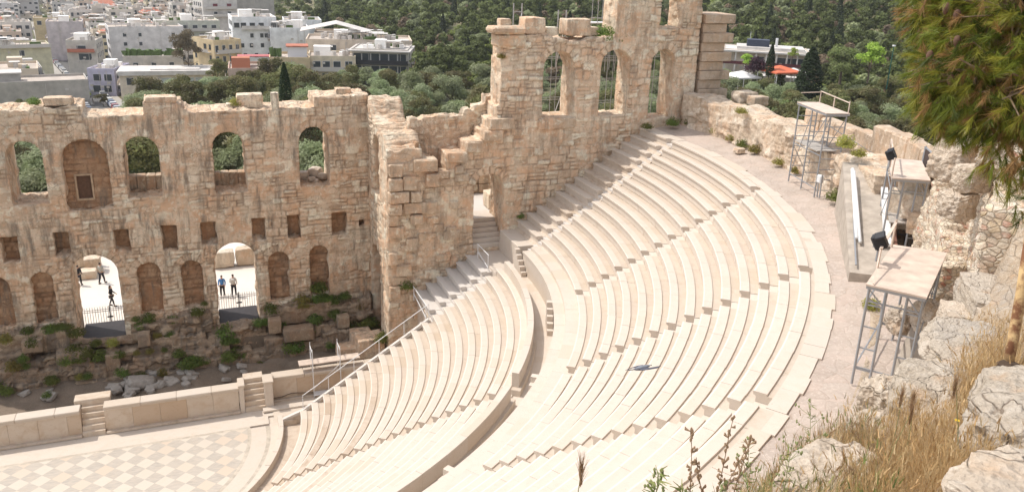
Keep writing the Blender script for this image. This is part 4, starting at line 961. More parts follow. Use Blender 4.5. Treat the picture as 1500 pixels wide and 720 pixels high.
# rusty leaning pole at right
po=thing('rusty_pole','rusty yellow metal pole leaning out of the dry grass at the right edge','pole',atD(1474,548,8.5))
b=MB();b.tube([atD(1474,548,8.5),atD(1485,490,8.45),atD(1497,425,8.4),atD(1512,330,8.3)],[.042,.045,.045,.045],10)
t=NT('rusty_yellow_paint');n=t.noise(t.pos(),5,5,.7);m_=t.col(t.mix(t.ramp(n,[(.42,0.),(.56,1.)]),(.58,.40,.20),(.20,.09,.045)));b.build('shaft',m_,po,smooth=True)
b=MB();b.box(atD(1474,552,8.5),(.16,.16,.3),bev=.03);b.build('stump',plain('charred_wood',(.07,.045,.03),.9),po)
# ------------------------------------------------------------------ scaffolds by the walls
M['steelg']=plain('dull_scaffold_tube',(.38,.36,.34),.6)
def lattice(label,x0,x1,y,z0,z1,nx,nz,parts=(),group=None,dep=.9):
    t=thing('scaffold',label,'scaffold',((x0+x1)/2,y,z0),group)
    b=MB()
    for i in range(nx+1):
        for yy_ in(y,y-dep):x=x0+(x1-x0)*i/nx;b.bar((x,yy_,z0),(x,yy_,z1),.05,.05,n=6)
    b.build('uprights',M['steelg'],t)
    b=MB()
    for j in range(nz+1):
        for yy_ in(y,y-dep):z=z0+(z1-z0)*(j+.5)/(nz+1);b.bar((x0,yy_,z),(x1,yy_,z),.04,.04)
    b.build('ledgers',M['steelg'],t)
    b=MB();b.bar((x0,y,z0+.2),(x1,y,z1-.6),.04,.04);b.build('diagonal',M['steelw'],t);return t
lattice('scaffold lattice seen through the first tall window of the wing wall',-29.0,-33.4,-7.6,8,21.2,3,8)
lattice('scaffold lattice seen through the middle window of the wing wall',-35.2,-38.0,-7.8,8,21.3,2,7)
lattice('scaffold lattice behind the last lower window of the wing wall',-40.2,-42.6,-8.,8,21.3,2,7)
t=lattice('white scaffold rising behind the wing wall beside the tower stub',-34.9,-37.4,-7.5,19.5,28.5,3,5)
b=MB();b.box((-35.9,-7.9,22.95),(3.2,1.0,.07));b.build('deck',M['steelw'],t);b=MB();b.bar((-35.3,-7.4,28.5),(-36.3,-7.4,23),.06,.06);b.bar((-35.6,-7.4,28.5),(-36.6,-7.4,23),.06,.06);b.build('ladder',M['steelw'],t)
lattice('two short white scaffold posts poking above the cornice block',-28.0,-28.6,-6.3,21,24.3,1,2,dep=.1)
lattice('two short white scaffold posts poking up between the crown blocks',-31.3,-31.9,-6.3,20,23.9,1,2,dep=.1)
ss=thing('stage_scaffold','small white trestle scaffold with one plank on the stage front wall','scaffold',(-14.3,-3,-1.1))
for x in(-13.35,-15.15):
    for y in(-2.85,-4.0):
        b=MB();b.bar((x,y,-1.1 if y>-3 else -.4),(x,y,2.45),.06,.06,n=6);b.build('standard',M['steelw'],ss)
b=MB()
for x in(-13.35,-15.15):b.bar((x,-2.85,2.2),(x,-4.,2.2),.04,.04);b.bar((x,-2.85,.2),(x,-4.,2.),.035,.035);b.bar((x,-2.85,1.2),(x,-4.,1.2),.04,.04)
b.bar((-13.35,-2.85,-.4),(-15.15,-2.85,1.2),.035,.035);b.build('brace',M['steelw'],ss)
b=MB();b.box((-14.5,-3.4,1.3),(4.0,.75,.08),bev=.01);b.build('plank',M['ply'],ss);b=MB();b.box((-13.9,-3.0,-.85),(1.1,.6,.08),bev=.01);b.build('foot_plank',M['steelw'],ss)
# ------------------------------------------------------------------ white sloping cheek and handrails along the lower seats
hr=thing('sloping_handrail','long white sloping handrail and kerb along the open end of the lower seats','handrail',(-15,.2,0))
b=MB();b.bar((-11.0,.22,-.55),(-12.3,.22,-.1),.22,.2);b.bar((-12.3,.22,-.1),(-20.4,.22,5.06),.22,.2);b.build('kerb',M['marblew'],hr)
b=MB();b.bar((-12.3,.12,.9),(-20.4,.12,6.1),.05,.05,n=6)
for s in np.linspace(0,1,6):
    x=-12.3-8.1*s;z=-.1+5.16*s;b.bar((x,.12,z),(x,.12,z+1.05),.045,.045,n=6)
b.build('rail',M['steelw'],hr)
b=MB();V=[];
K=[(-11.2,-1.2),(-20.5,-1.2),(-20.5,4.95),(-12.3,-.2),(-11.2,-.5)];b.add([[x,y,z] for y in(.05,.33) for x,z in K],[[0,1,2,3,4],[9,8,7,6,5]]+[[i,(i+1)%5,5+(i+1)%5,5+i] for i in range(5)]);b.build('cheek_wall',M['marbleg'],hr)
for k,(px,py,py2,x) in enumerate(((703,396,361,0),(622,468,436,0))):
    h=thing('short_handrail',['short white handrail on the landing below the doorway','short white handrail at the bottom of the straight benches'][k],'handrail',(-25.0 if k==0 else -20.6,-1,8 if k==0 else 5),'short handrails')
    z0=7.75 if k==0 else 4.9;b=MB()
    xa=-24.6 if k==0 else -20.3;ya,yb_=(-2.7,-.6) if k==0 else (-3.3,-.2)
    for s in(0,1):
        y=ya+(yb_-ya)*s;b=MB();b.bar((xa,y,z0),(xa,y,z0+1.0),.055,.055,n=6);b.build('post',M['steelw'],h)
    b=MB();b.bar((xa,ya-.1,z0+1.),(xa,yb_+.1,z0+1.),.055,.055,n=6);b.bar((xa,ya,z0+.5),(xa,yb_,z0+.1),.04,.04);b.build('rail',M['steelw'],h)
# railings outside the doors
for k,(x0,x1) in enumerate(((1.3,-2.1),(-7.4,-11.2))):
    f=thing('door_railing',['grey spiked iron railing closing the central doorway','grey iron railing closing the second doorway'][k],'railing',((x0+x1)/2,-14.3,.8),'iron railings outside the doorways')
    b=MB()
    for z in(1.0,1.95,2.1):b.bar((x0,-14.3,z),(x1,-14.3,z),.05,.05)
    b.build('rail',M['steelw'],f);b=MB()
    for x in np.arange(x1,x0,.17):b.bar((x,-14.3,.8),(x,-14.3,2.3),.03,.03)
    b.build('bars',M['iron'],f);b=MB();b.bar(((x0+x1)/2-.1,-14.26,.8),((x0+x1)/2-.1,-14.26,2.35),.07,.07);b.box(((x0+x1)/2-.1,-14.24,1.5),(.4,.05,.1));b.build('gate_latch',M['black'],f)
# things on the forecourt
for k,(x,y,dx,dy,dz) in enumerate([(3.4,-31,3.2,1.5,2.4),(2.6,-27.5,1.6,1.4,1.6),(3.9,-25,1.7,1.5,1.4),(2.1,-24.6,1.6,1.1,.7),(1.7,-26,1.3,1.2,1.3),(-8.6,-24.2,2.0,1.1,1.5),(-10.7,-24.3,2.1,1.1,1.6)]):
    blk('forecourt_block',(x,y,.8+dz/2),(dx,dy,dz),460+k,['tall yellowish slab on the forecourt seen at the top left of the central doorway','pale block stacked before the yellowish slab','rough beige boulder at the left jamb of the central doorway','low flat block on the forecourt nearest the central doorway','rounded block beside the man in the checked shirt','left half of the low block wall beyond the second doorway','right half of the low block wall beyond the second doorway'][k],mat=M['rubble'],flat=.75,amp=.1,sub=4)
# ================================================================== city
def mat_wall():
    t=NT('painted_plaster_walls');oi=t.n('ShaderNodeObjectInfo');c=t.mix(1.,(1.0,.96,.91),oi.outputs['Color'],'MULTIPLY')
    n=t.noise(t.pos(),.35,5,.7);c=t.mix(t.ramp(n,[(.45,0.),(.75,.35)]),c,(.45,.40,.34));return t.col(c)
MW=mat_wall();MWIN=plain('dark_window_glass',(.05,.06,.07),.25,spec=.5);MROOF=plain('pale_roof_screed',(.48,.41,.35),.9,nz=.25);MTR=plain('red_roof_tiles',(.46,.17,.11),.85,nz=.6)
MSL=plain('balcony_concrete',(.55,.51,.47),.85);MAW=plain('white_awning',(.60,.56,.52),.8,nz=.5);MGL=plain('blue_glass',(.12,.17,.20),.2,spec=.6);MORANGE=plain('orange_red_paint',(.44,.17,.10),.8);MDK=plain('black_balcony_band',(.035,.035,.04),.5)
MBSH=plain('roof_garden_leaves',(.09,.14,.04),.8,nz=1.5);MPLANTB=MBSH
rc=np.random.RandomState(77)
def shell(b,w,d,h,par=.7):
    b.box((0,0,h/2-10),(w,d,h+20),mi=0)
    for x,y,dx,dy in((0,-d/2+.12,w,.24),(0,d/2-.12,w,.24),(-w/2+.12,0,.24,d-.5),(w/2-.12,0,.24,d-.5)):b.box((x,y,h+par/2),(dx,dy,par),mi=0)
    b.box((0,0,h+.04),(w-.5,d-.5,.1),mi=1)
def clutter(b,w,d,h,r,n=4):
    # stair head, tanks, heaters, awnings on a flat roof
    b.box((r.uniform(-.25,.25)*w,r.uniform(-.2,.2)*d,h+1.3),(r.uniform(2.5,4.5),r.uniform(2.5,4),2.6),mi=0)
    for k in range(n):
        x,y=r.uniform(-.4,.4)*w,r.uniform(-.4,.4)*d;q=r.rand()
        if q<.35:b.box((x,y,h+.7),(r.uniform(.8,1.6),r.uniform(.8,1.4),1.2),mi=r.choice([0,3,5]))
        elif q<.55:b.tube([(x,y,h+.1),(x,y,h+1.5)],.55,8,mi=3)
        elif q<.75:b.box((x,y,h+2.3),(r.uniform(2,4.5),r.uniform(2,3.5),.12),mi=5);b.box((x-1,y,h+1.1),(.12,.12,2.2),mi=3);b.box((x+1,y,h+1.1),(.12,.12,2.2),mi=3)
        elif q<.9:b.box((x,y,h+.5),(r.uniform(1.5,4),.8,1.),mi=6)
        else:b.bar((x,y,h),(x,y,h+3.2),.08,.08,mi=3)
def far_building(r):
    w,d=r.uniform(9,17),r.uniform(9,15);ns=r.randint(2,6);h=ns*3.1+.6;b=MB();shell(b,w,d,h)
    clutter(b,w,d,h,r,r.randint(7,14))
    for s in range(ns):
        z=.5+3.1*s+1.6
        for side in range(4):
            W_=w if side<2 else d;n=int(W_/2.7)
            balc=r.rand()<.55 and side!=3
            for k in range(n):
                if r.rand()<.12:continue
                a=-W_/2+(k+.5)*W_/n;ww_=r.choice([1.1,1.3,1.9]);hh=2.1 if balc else 1.4
                if side==0:b.box((a,d/2+.01,z),(ww_,.06,hh),mi=2)
                elif side==1:b.box((a,-d/2-.01,z),(ww_,.06,hh),mi=2)
                elif side==2:b.box((w/2+.01,a,z),(.06,ww_,hh),mi=2)
                else:b.box((-w/2-.01,a,z),(.06,ww_,hh),mi=2)
            if balc:
                L=W_*r.uniform(.5,.95)
                c_=[(0,d/2+.6),(0,-d/2-.6),(w/2+.6,0),(-w/2-.6,0)][side];dm=(L,1.2) if side<2 else (1.2,L)
                b.box((c_[0],c_[1],z-1.2),(dm[0],dm[1],.16),mi=3)
                o_=[(0,.58),(0,-.58),(.58,0),(-.58,0)][side];dm2=(L,.05) if side<2 else (.05,L)
                b.box((c_[0]+o_[0],c_[1]+o_[1],z-.7),(dm2[0],dm2[1],.9),mi=int(r.choice([3,0,2,5])))
                if r.rand()<.3:b.box((c_[0],c_[1],z+1.2),(dm[0]*.8,dm[1],.08),mi=5)
    if r.rand()<.1:
        b.add([[-w/2-.3,-d/2-.3,h],[w/2+.3,-d/2-.3,h],[w/2+.3,d/2+.3,h],[-w/2-.3,d/2+.3,h],[-w/4,0,h+2.6],[w/4,0,h+2.6]],[[0,1,5,4],[2,3,4,5],[1,2,5],[3,0,4]],4)
    return b.mesh('apartment_block',[MW,MROOF,MWIN,MSL,MTR,MAW,MBSH])
protos=[far_building(np.random.RandomState(500+i)) for i in range(18)]
PAL=[(.62,.58,.53),(.68,.66,.63),(.58,.50,.42),(.64,.56,.46),(.50,.50,.50),(.66,.60,.54),(.60,.48,.40),(.70,.69,.68),(.56,.56,.58),(.62,.55,.40),(.52,.46,.42),(.66,.62,.60)]
def colr(o,c):o.color=(*c,1);return o
placed=[]
def near_placed(x,y,r):
    return any((x-a)**2+(y-c)**2<(r+s)**2 for a,c,s in placed)
# --- buildings described one by one
def B(name,label,px0,px1,ytop,D,depth,col,floors,yaw=0,wins=(),roof='flat',bands=None,extra=None,hgt=3.2):
    cx=(px0+px1)/2;x,y=azD(cx,D+depth/2);w=(px1-px0)/FPX*D*1.02
    zt=zray(cx,ytop,D);dirx,diry=x-CAM[0],y-CAM[1];rz=math.atan2(diry,dirx)-PI/2+PI+yaw   # local +y faces the viewer
    h0=floors*hgt;o=thing(name,label,'building',(x,y,zt-h0),None,rz);placed.append((x,y,max(w,depth)*.5))
    b=MB();shell(b,w,depth,h0);col=tuple(min(.8,q*1.18*t_) for q,t_ in zip(col,(1.03,1.,.95)))
    bo=link('walls',b.mesh('walls',[plain('plaster',col,.85,nz=.5),MROOF]),o,False)
    for (sx,f,ww_,hh,m_) in wins:      # sx -1..1 across the front, floor number, size
        b=MB();z=f*hgt+.35+hh/2
        b.box((sx*w/2,depth/2+.02,z),(ww_,.12,hh),mi=0)
        wi=link('window',b.mesh('window',[M['steelw']]),o,False)
        b=MB();b.box((sx*w/2,depth/2+.09,z),(ww_-.16,.06,hh-.16),mi=0);link('pane',b.mesh('pane',[m_ or MWIN]),wi,False)
    rb=np.random.RandomState(int(px0)+50);b=MB()
    for sd in(-1,1):
        for f in range(floors):
            for a in np.arange(-depth/2+2,depth/2-1.2,2.9):
                if rb.rand()<.75:b.box((sd*(w/2+.02),a,f*hgt+1.7),(.1,rb.choice([1.1,1.5]),1.5),mi=0)
            if rb.rand()<.5 and f:b.box((sd*(w/2+.5),0,f*hgt+.1),(1.,depth*.7,.15),mi=1);b.box((sd*(w/2+.98),0,f*hgt+.55),(.05,depth*.7,.9),mi=1)
    for a in rb.uniform(-.9,.9,5):b.box((a*w/2,depth/2+.12,rb.uniform(.3,.9)*h0),(.8,.35,.55),mi=1)
    for a in rb.uniform(-.8,.8,2):b.bar((a*w/2,depth/2+.07,.1),(a*w/2,depth/2+.07,h0),.12,.12,mi=1)
    sdw=link('side_openings',b.mesh('side_openings',[MWIN,MSL]),o,False)
    if bands:
        for (f,m_,x0,x1) in bands:
            b=MB();b.box(((x0+x1)/2*w/2,depth/2+.65,f*hgt+.02),((x1-x0)*w/2,1.3,.22));b.box(((x0+x1)/2*w/2,depth/2+1.26,f*hgt+.6),((x1-x0)*w/2,.07,1.0))
            link('balcony',b.mesh('balcony',[m_]),o,False)
    if extra:extra(o,w,depth,h0)
    return o
def roofstuff(seed,n):
    def f(o,w,d,h):
        r=np.random.RandomState(seed);b=MB();clutter(b,w*.9,d*.9,h+.1,r,int(n*1.7)+3);link('roof_clutter',b.mesh('roof_clutter',[MW,MROOF,MWIN,MSL,MTR,MAW,MBSH]),o,False)
    return f
MGR=MWIN
def W_(f,xs_,w_,h_,m_=None):return [(x,f,w_,h_,m_) for x in xs_]
def office_extra(o,w,d,h):
    roofstuff(3,9)(o,w,d,h)
    b=MB();b.box((0,.6,h+.2),(w+1.6,d+1.8,.35));link('roof_slab',b.mesh('roof_slab',[MSL]),o,False)
B('office_building','modern office building with dark glass and two black balcony bands among the trees',522,600,76,228,14,(.45,.42,.39),3,-.12,W_(2,(-.8,-.48,-.16,.16,.48,.8),2.3,2.5)+W_(1,(-.8,-.48,-.16,.16,.48,.8),2.3,2.5)+W_(0,(-.6,-.1,.4),3.4,2.3),bands=[(2,MDK,-1.02,1.08),(1,MDK,-1.02,.9)],extra=office_extra,hgt=3.3)
B('beige_apartment','beige three-storey apartment house with broad windows left of the dark office',455,519,86,226,13,(.55,.48,.38),3,0,W_(2,(-.7,-.2,.25,.65),2.,2.2)+W_(1,(-.6,-.15,.3),1.8,2.2)+W_(0,(-.5,.1,.5),1.6,2.),bands=[(2,MSL,-.9,.9),(1,MSL,-.4,.9)],extra=roofstuff(4,10))
B('ochre_house','ochre yellow house with small iron balcony and red-roofed room on top',398,452,88,224,13,(.52,.42,.28),2,0,W_(1,(-.5,.4,.6),1.1,1.7)+W_(0,(-.4,.3),1.2,1.7),bands=[(1,MDK,-.85,.85)],extra=lambda o,w,d,h:(link('attic_room',(lambda b:(b.box((-w*.2,0,h+1.5),(5,5,3),mi=0),b.box((-w*.2,0,h+3.1),(5.8,5.8,.3),mi=1),b.mesh('attic_room',[plain('pale_grey_plaster',(.60,.60,.62)),MTR]))[2])(MB()),o,False),link('roof_plants',(lambda b:([b.box((w*.25+i*.7,0,h+1.1+.3*(i%2)),(.9,1.2,2.2),j=.3,rz=i) for i in range(4)],b.mesh('roof_plants',[MBSH]))[1])(MB()),o,False)))
B('pink_house','low pinkish house with a bright orange roof hut',338,398,104,222,14,(.50,.38,.33),2,0,W_(0,(-.5,.1,.6),1.3,1.9,MORANGE),extra=lambda o,w,d,h:(link('roof_hut',(lambda b:(b.box((w*.22,1,h+1.4),(4.6,4,2.8)),b.mesh('roof_hut',[MORANGE]))[1])(MB()),o,False),link('red_awning',(lambda b:(b.box((-w*.1,-3,h+2.7),(9,4,.2)),b.mesh('red_awning',[plain('faded_red_awning',(.45,.13,.13))]))[1])(MB()),o,False)))
B('terrace_house','cluttered cream roof terraces with white sails behind the beige apartment house',455,600,62,246,16,(.58,.50,.42),3,0,W_(2,(-.8,-.4,0,.5),2.,2.),extra=roofstuff(6,26))
B('tent_house','cream building topped by a broad white tent roof',465,540,52,262,14,(.60,.53,.45),4,0,W_(3,(-.6,0,.5),1.6,1.6),extra=lambda o,w,d,h:link('tent_roof',(lambda b:(b.add([[-w*.55,-5,h+.8],[w*.1,-5,h+3.6],[w*.75,-5,h+1.2],[-w*.55,6,h+.6],[w*.1,6,h+3.4],[w*.75,6,h+1.],[-w*.55,6,h+.4],[w*.1,6,h+3.2],[w*.75,6,h+.8]],[[0,1,4,3],[1,2,5,4],[3,4,7,6],[4,5,8,7]]),b.mesh('tent_roof',[MAW]))[1])(MB()),o,False))
B('white_apartment','white four-storey apartment block with rows of small square windows',345,402,28,288,15,(.68,.69,.71),4,.1,W_(3,(-.85,-.3,.1,.5,.8),1.8,1.7)+W_(2,(-.85,-.5,-.3,.15),1.2,1.5)+W_(1,(-.85,-.3,.2,.6),1.2,1.5)+W_(0,(-.6,0,.5),1.2,1.5),bands=[(3,MAW,-.8,.6)],extra=roofstuff(8,5))
B('white_block','plain white windowless block with roof plants beside the white apartments',400,452,44,284,14,(.72,.73,.76),4,.05,[],extra=roofstuff(9,7))
B('white_block','small white stepped block with two dark windows left of the tent roof',420,470,32,298,14,(.68,.68,.70),5,.05,W_(4,(-.2,.5),1.6,1.6)+W_(3,(.2,.6),1.6,1.6),extra=roofstuff(10,5))
B('villa','long cream flat-roofed villa with wide pale windows behind the stage wall',188,300,109,250,13,(.62,.56,.48),2,-.05,W_(1,(-.75,-.5,-.25,0),2.7,1.9,plain('pale_blind',(.48,.52,.50)))+W_(1,(.55,.78),1.9,2.1),bands=[(2,MAW,-1.02,1.02)],extra=lambda o,w,d,h:(link('cornice',(lambda b:(b.box((0,0,h+.5),(w+1.4,d+1.4,.5)),b.box((-w*.1,0,h+.85),(w*.55,d*.5,.4)),b.mesh('cornice',[MAW]))[2])(MB()),o,False),link('yellow_hedge',(lambda b:([b.box((-w*.5-1.6,d*.5+i*1.2-7,3.2-i*.05),(1.6,1.7,2.2),j=.35,rz=i) for i in range(9)],b.mesh('yellow_hedge',[plain('yellow_green_hedge',(.30,.28,.04),.9,nz=2)]))[1])(MB()),o,False)))
B('lilac_house','lilac blue house with shaded windows left of the cream villa',143,176,104,262,13,(.44,.43,.55),3,-.35,W_(2,(-.5,.3),2.2,2.)+W_(1,(-.4,.4),2.2,2.),extra=roofstuff(12,3))
B('long_grey_block','long pale grey block with a few small windows and a walled roof',173,262,42,330,16,(.54,.53,.54),4,.1,W_(3,(-.7,.2,.6),1.3,1.4)+W_(2,(-.7,.2,.6),1.3,1.4)+W_(1,(-.7,.3),1.3,1.4),extra=roofstuff(13,7))
B('grey_green_block','grey green apartment row with long balconies above the eucalyptus',240,318,33,345,14,(.47,.48,.43),3,.1,W_(2,(-.8,-.5,-.2,.1,.4,.7),1.9,1.9)+W_(1,(-.8,-.4,0,.4,.8),1.9,1.9),bands=[(2,MSL,-.95,.95),(1,MSL,-.95,.95)],extra=roofstuff(14,6))
B('shuttered_block','grey apartment block with stacked side balconies and maroon shutters',300,345,2,385,14,(.52,.50,.49),5,.3,W_(4,(-.5,.3),2.2,1.9,plain('maroon_shutter',(.20,.05,.06)))+W_(3,(-.5,.3),1.6,1.7)+W_(2,(-.5,.3),1.6,1.7),bands=[(4,MSL,-.9,.9),(3,MSL,-.9,.9)],extra=roofstuff(15,4))
B('bare_block','tall bare grey concrete block with a stained blank wall at the forest edge',350,400,0,400,14,(.37,.35,.33),6,.2,W_(4,(.7,),1.2,1.3)+W_(3,(.7,),1.2,1.3),extra=roofstuff(16,3))
B('yellow_facades','narrow cream and ochre houses with tall shutters right of the eucalyptus',300,340,62,262,13,(.55,.45,.30),4,.5,W_(3,(-.7,-.2,.3,.8),1.1,2.)+W_(2,(-.7,-.2,.3,.8),1.1,2.)+W_(1,(-.7,-.2,.3),1.1,2.),bands=[(3,MSL,-.9,.9)],extra=roofstuff(17,6))
B('olive_green_block','low olive cream apartment block with roof garden at the left edge',-30,60,70,318,14,(.50,.48,.36),2,.05,W_(1,(-.3,.3,.85),1.5,1.9)+W_(0,(-.3,.3),1.5,1.9),bands=[(2,MSL,-1.02,1.1)],extra=roofstuff(18,14))
B('grey_plinth_building','large blank grey concrete building with a raised block at the left edge',-40,102,124,238,12,(.36,.34,.32),3,0,[],extra=lambda o,w,d,h:link('raised_block',(lambda b:(b.box((w*.12,0,h+1.2),(6.2,6,2.4)),b.box((w*.12,0,h+2.5),(6.8,6.6,.3),mi=1),b.mesh('raised_block',[plain('grey_render',(.38,.36,.34),.9,nz=.6),MAW]))[2])(MB()),o,False))
B('roof_terrace_house','grey house with a green roof terrace and dark garage opening by the street',112,146,62,320,13,(.46,.44,.41),3,-.2,W_(1,(-.2,),4.2,2.3)+W_(2,(0,),3.,1.8),bands=[(2,MTR,-.9,.9)],extra=roofstuff(20,8))
B('red_roof_building','pale building with a long terracotta red roof in the far city',148,177,10,640,16,(.56,.50,.46),4,0,W_(3,(-.5,.5),2,2),extra=lambda o,w,d,h:link('tiled_roof',(lambda b:(b.add([[-w/2-.6,-8.6,h],[w/2+.6,-8.6,h],[w/2+.6,8.6,h],[-w/2-.6,8.6,h],[-w/3,0,h+4.2],[w/3,0,h+4.2]],[[0,1,5,4],[2,3,4,5],[1,2,5],[3,0,4]]),b.mesh('tiled_roof',[MTR]))[1])(MB()),o,False))
B('ochre_block','ochre building with white awning in the middle of the left-hand city',66,106,28,470,12,(.52,.43,.27),2,.0,W_(1,(-.3,.2,.7),2.,2.),extra=roofstuff(22,4))
B('mauve_block','blank mauve-grey wall of an apartment block beside the street',84,124,34,400,14,(.46,.42,.44),4,-.05,[],extra=roofstuff(23,3))
B('planted_terrace','flat roof terrace with a row of shrubs left of the eucalyptus',190,262,85,285,12,(.50,.47,.44),2,0,W_(1,(-.6,0,.6),1.5,1.5),extra=lambda o,w,d,h:link('terrace_shrubs',(lambda b:([b.box((-w*.45+i*w*.9/13,d*.25,h+1.2),(1.6,1.5,rc.uniform(1.4,2.6)),j=.4,rz=i) for i in range(14)],b.mesh('terrace_shrubs',[MBSH]))[1])(MB()),o,False))
# restaurant pavilion on the right
def cafe_extra(o,w,d,h):
    b=MB();b.box((0,.6,h+.3),(w+2,d+3,.4));b.box((-w*.05,-1,h+.8),(w*.8,d*.7,.8));link('canopy_roof',b.mesh('canopy_roof',[MAW]),o,False)
    b=MB();b.box((w*.1,0,h+2.1),(6,4,1.8),mi=0);b.tube([(-w*.12,0,h+.5),(-w*.12,0,h+3.6)],.35,8,mi=1);b.bar((w*.2,0,h+1),(w*.2,0,h+5.),.12,.12,mi=1);link('roof_plant',b.mesh('roof_plant',[plain('dark_blue_unit',(.05,.06,.09)),M['steelw']]),o,False)
    for s in np.linspace(-.95,.95,9):
        b=MB();b.box((s*w/2,d/2+1.6,h/2-2),(.35,.35,h+4));link('column',b.mesh('column',[MAW]),o,False)
    b=MB();b.box((0,d/2+2.,h-2.7),(w+1,.15,.8));link('maroon_band',b.mesh('maroon_band',[plain('maroon_fascia',(.10,.03,.035))]),o,False)
    b=MB();b.box((-1,d/2+5.5,h-5.2),(w*.9,5,.15));link('white_awning',b.mesh('white_awning',[MAW]),o,False)
B('restaurant_pavilion','long white-roofed restaurant pavilion with dark windows below the wooded hill',1062,1174,78,236,14,(.50,.44,.38),2,.05,W_(1,(-.85,-.6,-.35,-.1,.15,.4),2.6,2.5),extra=cafe_extra,hgt=3.8)
def tent(label,px,py,D,w,col,h=2.6):
    x,y=azD(px,D);z=zray(px,py,D);o=thing('parasol_roof',label,'canopy',(x,y,z-h-3))
    b=MB();b.add([[-w/2,-w/2,0],[w/2,-w/2,0],[w/2,w/2,0],[-w/2,w/2,0],[0,0,1.3],[-w/2,-w/2,-.35],[w/2,-w/2,-.35],[w/2,w/2,-.35],[-w/2,w/2,-.35]],[[0,1,4],[1,2,4],[2,3,4],[3,0,4],[0,5,6,1],[1,6,7,2],[2,7,8,3],[3,8,5,0]])
    c=link('fabric',b.mesh('fabric',[plain('canopy_fabric',col,.8)]),o,False);c.location=(0,0,h+3-1.2)
    b=MB()
    for sx in(-1,1):
        for sy in(-1,1):b.bar((sx*w*.46,sy*w*.46,-3),(sx*w*.46,sy*w*.46,h+1.6),.14,.14)
    link('posts',b.mesh('posts',[M['steelw']]),o,False)
tent('orange-red canopy in front of the restaurant pavilion',1143,96,215,8.,(.62,.16,.08));tent('white canopy right of the orange-red one',1163,100,219,6.5,(.72,.70,.68));tent('white canopy at the left end of the restaurant terrace',1088,104,214,7,(.72,.70,.68))
tent('orange-roofed kiosk right of the dark office building',628,88,262,8,(.55,.30,.16))
# --- the dense city: every block its own object up to about 600 m
nb=0;cell=17.5
street=[azD(150,205),azD(128,262),azD(112,330),azD(88,420),azD(72,640)]
def dstreet(x,y):
    best=1e9
    for (ax,ay),(bx,by) in zip(street[:-1],street[1:]):
        dx,dy=bx-ax,by-ay;t=max(0,min(1,((x-ax)*dx+(y-ay)*dy)/(dx*dx+dy*dy)));best=min(best,math.hypot(x-ax-t*dx,y-ay-t*dy))
    return best
sdx,sdy=street[3][0]-street[1][0],street[3][1]-street[1][1];L_=math.hypot(sdx,sdy);sdx/=L_;sdy/=L_
cand=[]
for i in range(-40,60):
    for j in range(-4,64):
        ox=cell*i+(4 if i%3==0 else 0);oy=cell*j+(5 if j%4==0 else 0)
        x=street[1][0]+sdx*oy+(-sdy)*ox;y=street[1][1]+sdy*oy+sdx*ox
        D=math.hypot(x-CAM[0],y-CAM[1]);c=float(colx(np.array([x]),np.array([y]))[0])
        if D<262 or D>1150 or y>0:continue
        lim=370+ (20 if D<420 else 0)
        if c<-70 or c>lim or (D<300 and c>180):continue
        if dstreet(x,y)<10.5 or near_placed(x,y,5.5):continue
        cand.append((D,x,y))
cand.sort()
farv=[];farmb=[]
for k,(D,x,y) in enumerate(cand):
    x+=rc.uniform(-1.2,1.2);y+=rc.uniform(-1.2,1.2);me=protos[rc.randint(18)];rz=math.atan2(sdy,sdx)+rc.choice([0,PI/2,PI,-PI/2])+rc.normal(0,.03)
    z=tz(x,y)-rc.uniform(0,4.5)-(3 if D<330 else 0)
    if k<255:
        o=link('apartment_block',me);o.location=(x,y,z);o.rotation_euler=(0,0,rz);s=rc.uniform(.85,1.1);o.scale=(s,s,rc.uniform(.85,1.05));colr(o,PAL[rc.randint(12)])
        tag(o,'pale flat-roofed apartment block packed among many others in the left-hand city','building','apartment blocks of the dense city')
    else:farmb.append((x,y,z,rz,PAL[rc.randint(12)]))
# farther city as one mass
MWF=NT('far_city_plaster');MWF=MWF.col(MWF.ramp(MWF.isl(),[(0,(.46,.42,.38)),(.25,(.60,.55,.50)),(.5,(.52,.42,.35)),(.75,(.66,.64,.62)),(1,(.45,.45,.47))]))
b=MB();rf=np.random.RandomState(5)
def fbox(x,y,z,rz,col):
    w,d,h=rf.uniform(10,18),rf.uniform(9,16),rf.uniform(8,16)
    b.box((x,y,z+h/2-6),(w,d,h+12),rz=rz,mi=0);b.box((x,y,z+h+.1),(w-.8,d-.8,.3),rz=rz,mi=1);b.box((x+rf.uniform(-3,3),y+rf.uniform(-3,3),z+h+1.3),(4,3.5,2.6),rz=rz,mi=0)
    for s in range(int(h/3.2)):
        b.box((x,y,z+1.9+3.2*s),(w+.12,d*.86,1.3),rz=rz,mi=2);b.box((x,y,z+1.9+3.2*s),(w*.86,d+.12,1.3),rz=rz,mi=2)
        b.box((x,y,z+.7+3.2*s),(w*.7,d+2.0,.9),rz=rz,mi=0)
for q in farmb:fbox(*q)
for k in range(900):
    D=rf.uniform(1000,3200)**1.0;c=rf.uniform(-60,430);x,y=azD(c,D,20);fbox(x,y,tz(x,y),rf.uniform(0,6),None)
tag(b.build('distant_city',[MWF,MROOF,MWIN]),'hazy mass of far apartment blocks at the top left','city',kind='stuff')
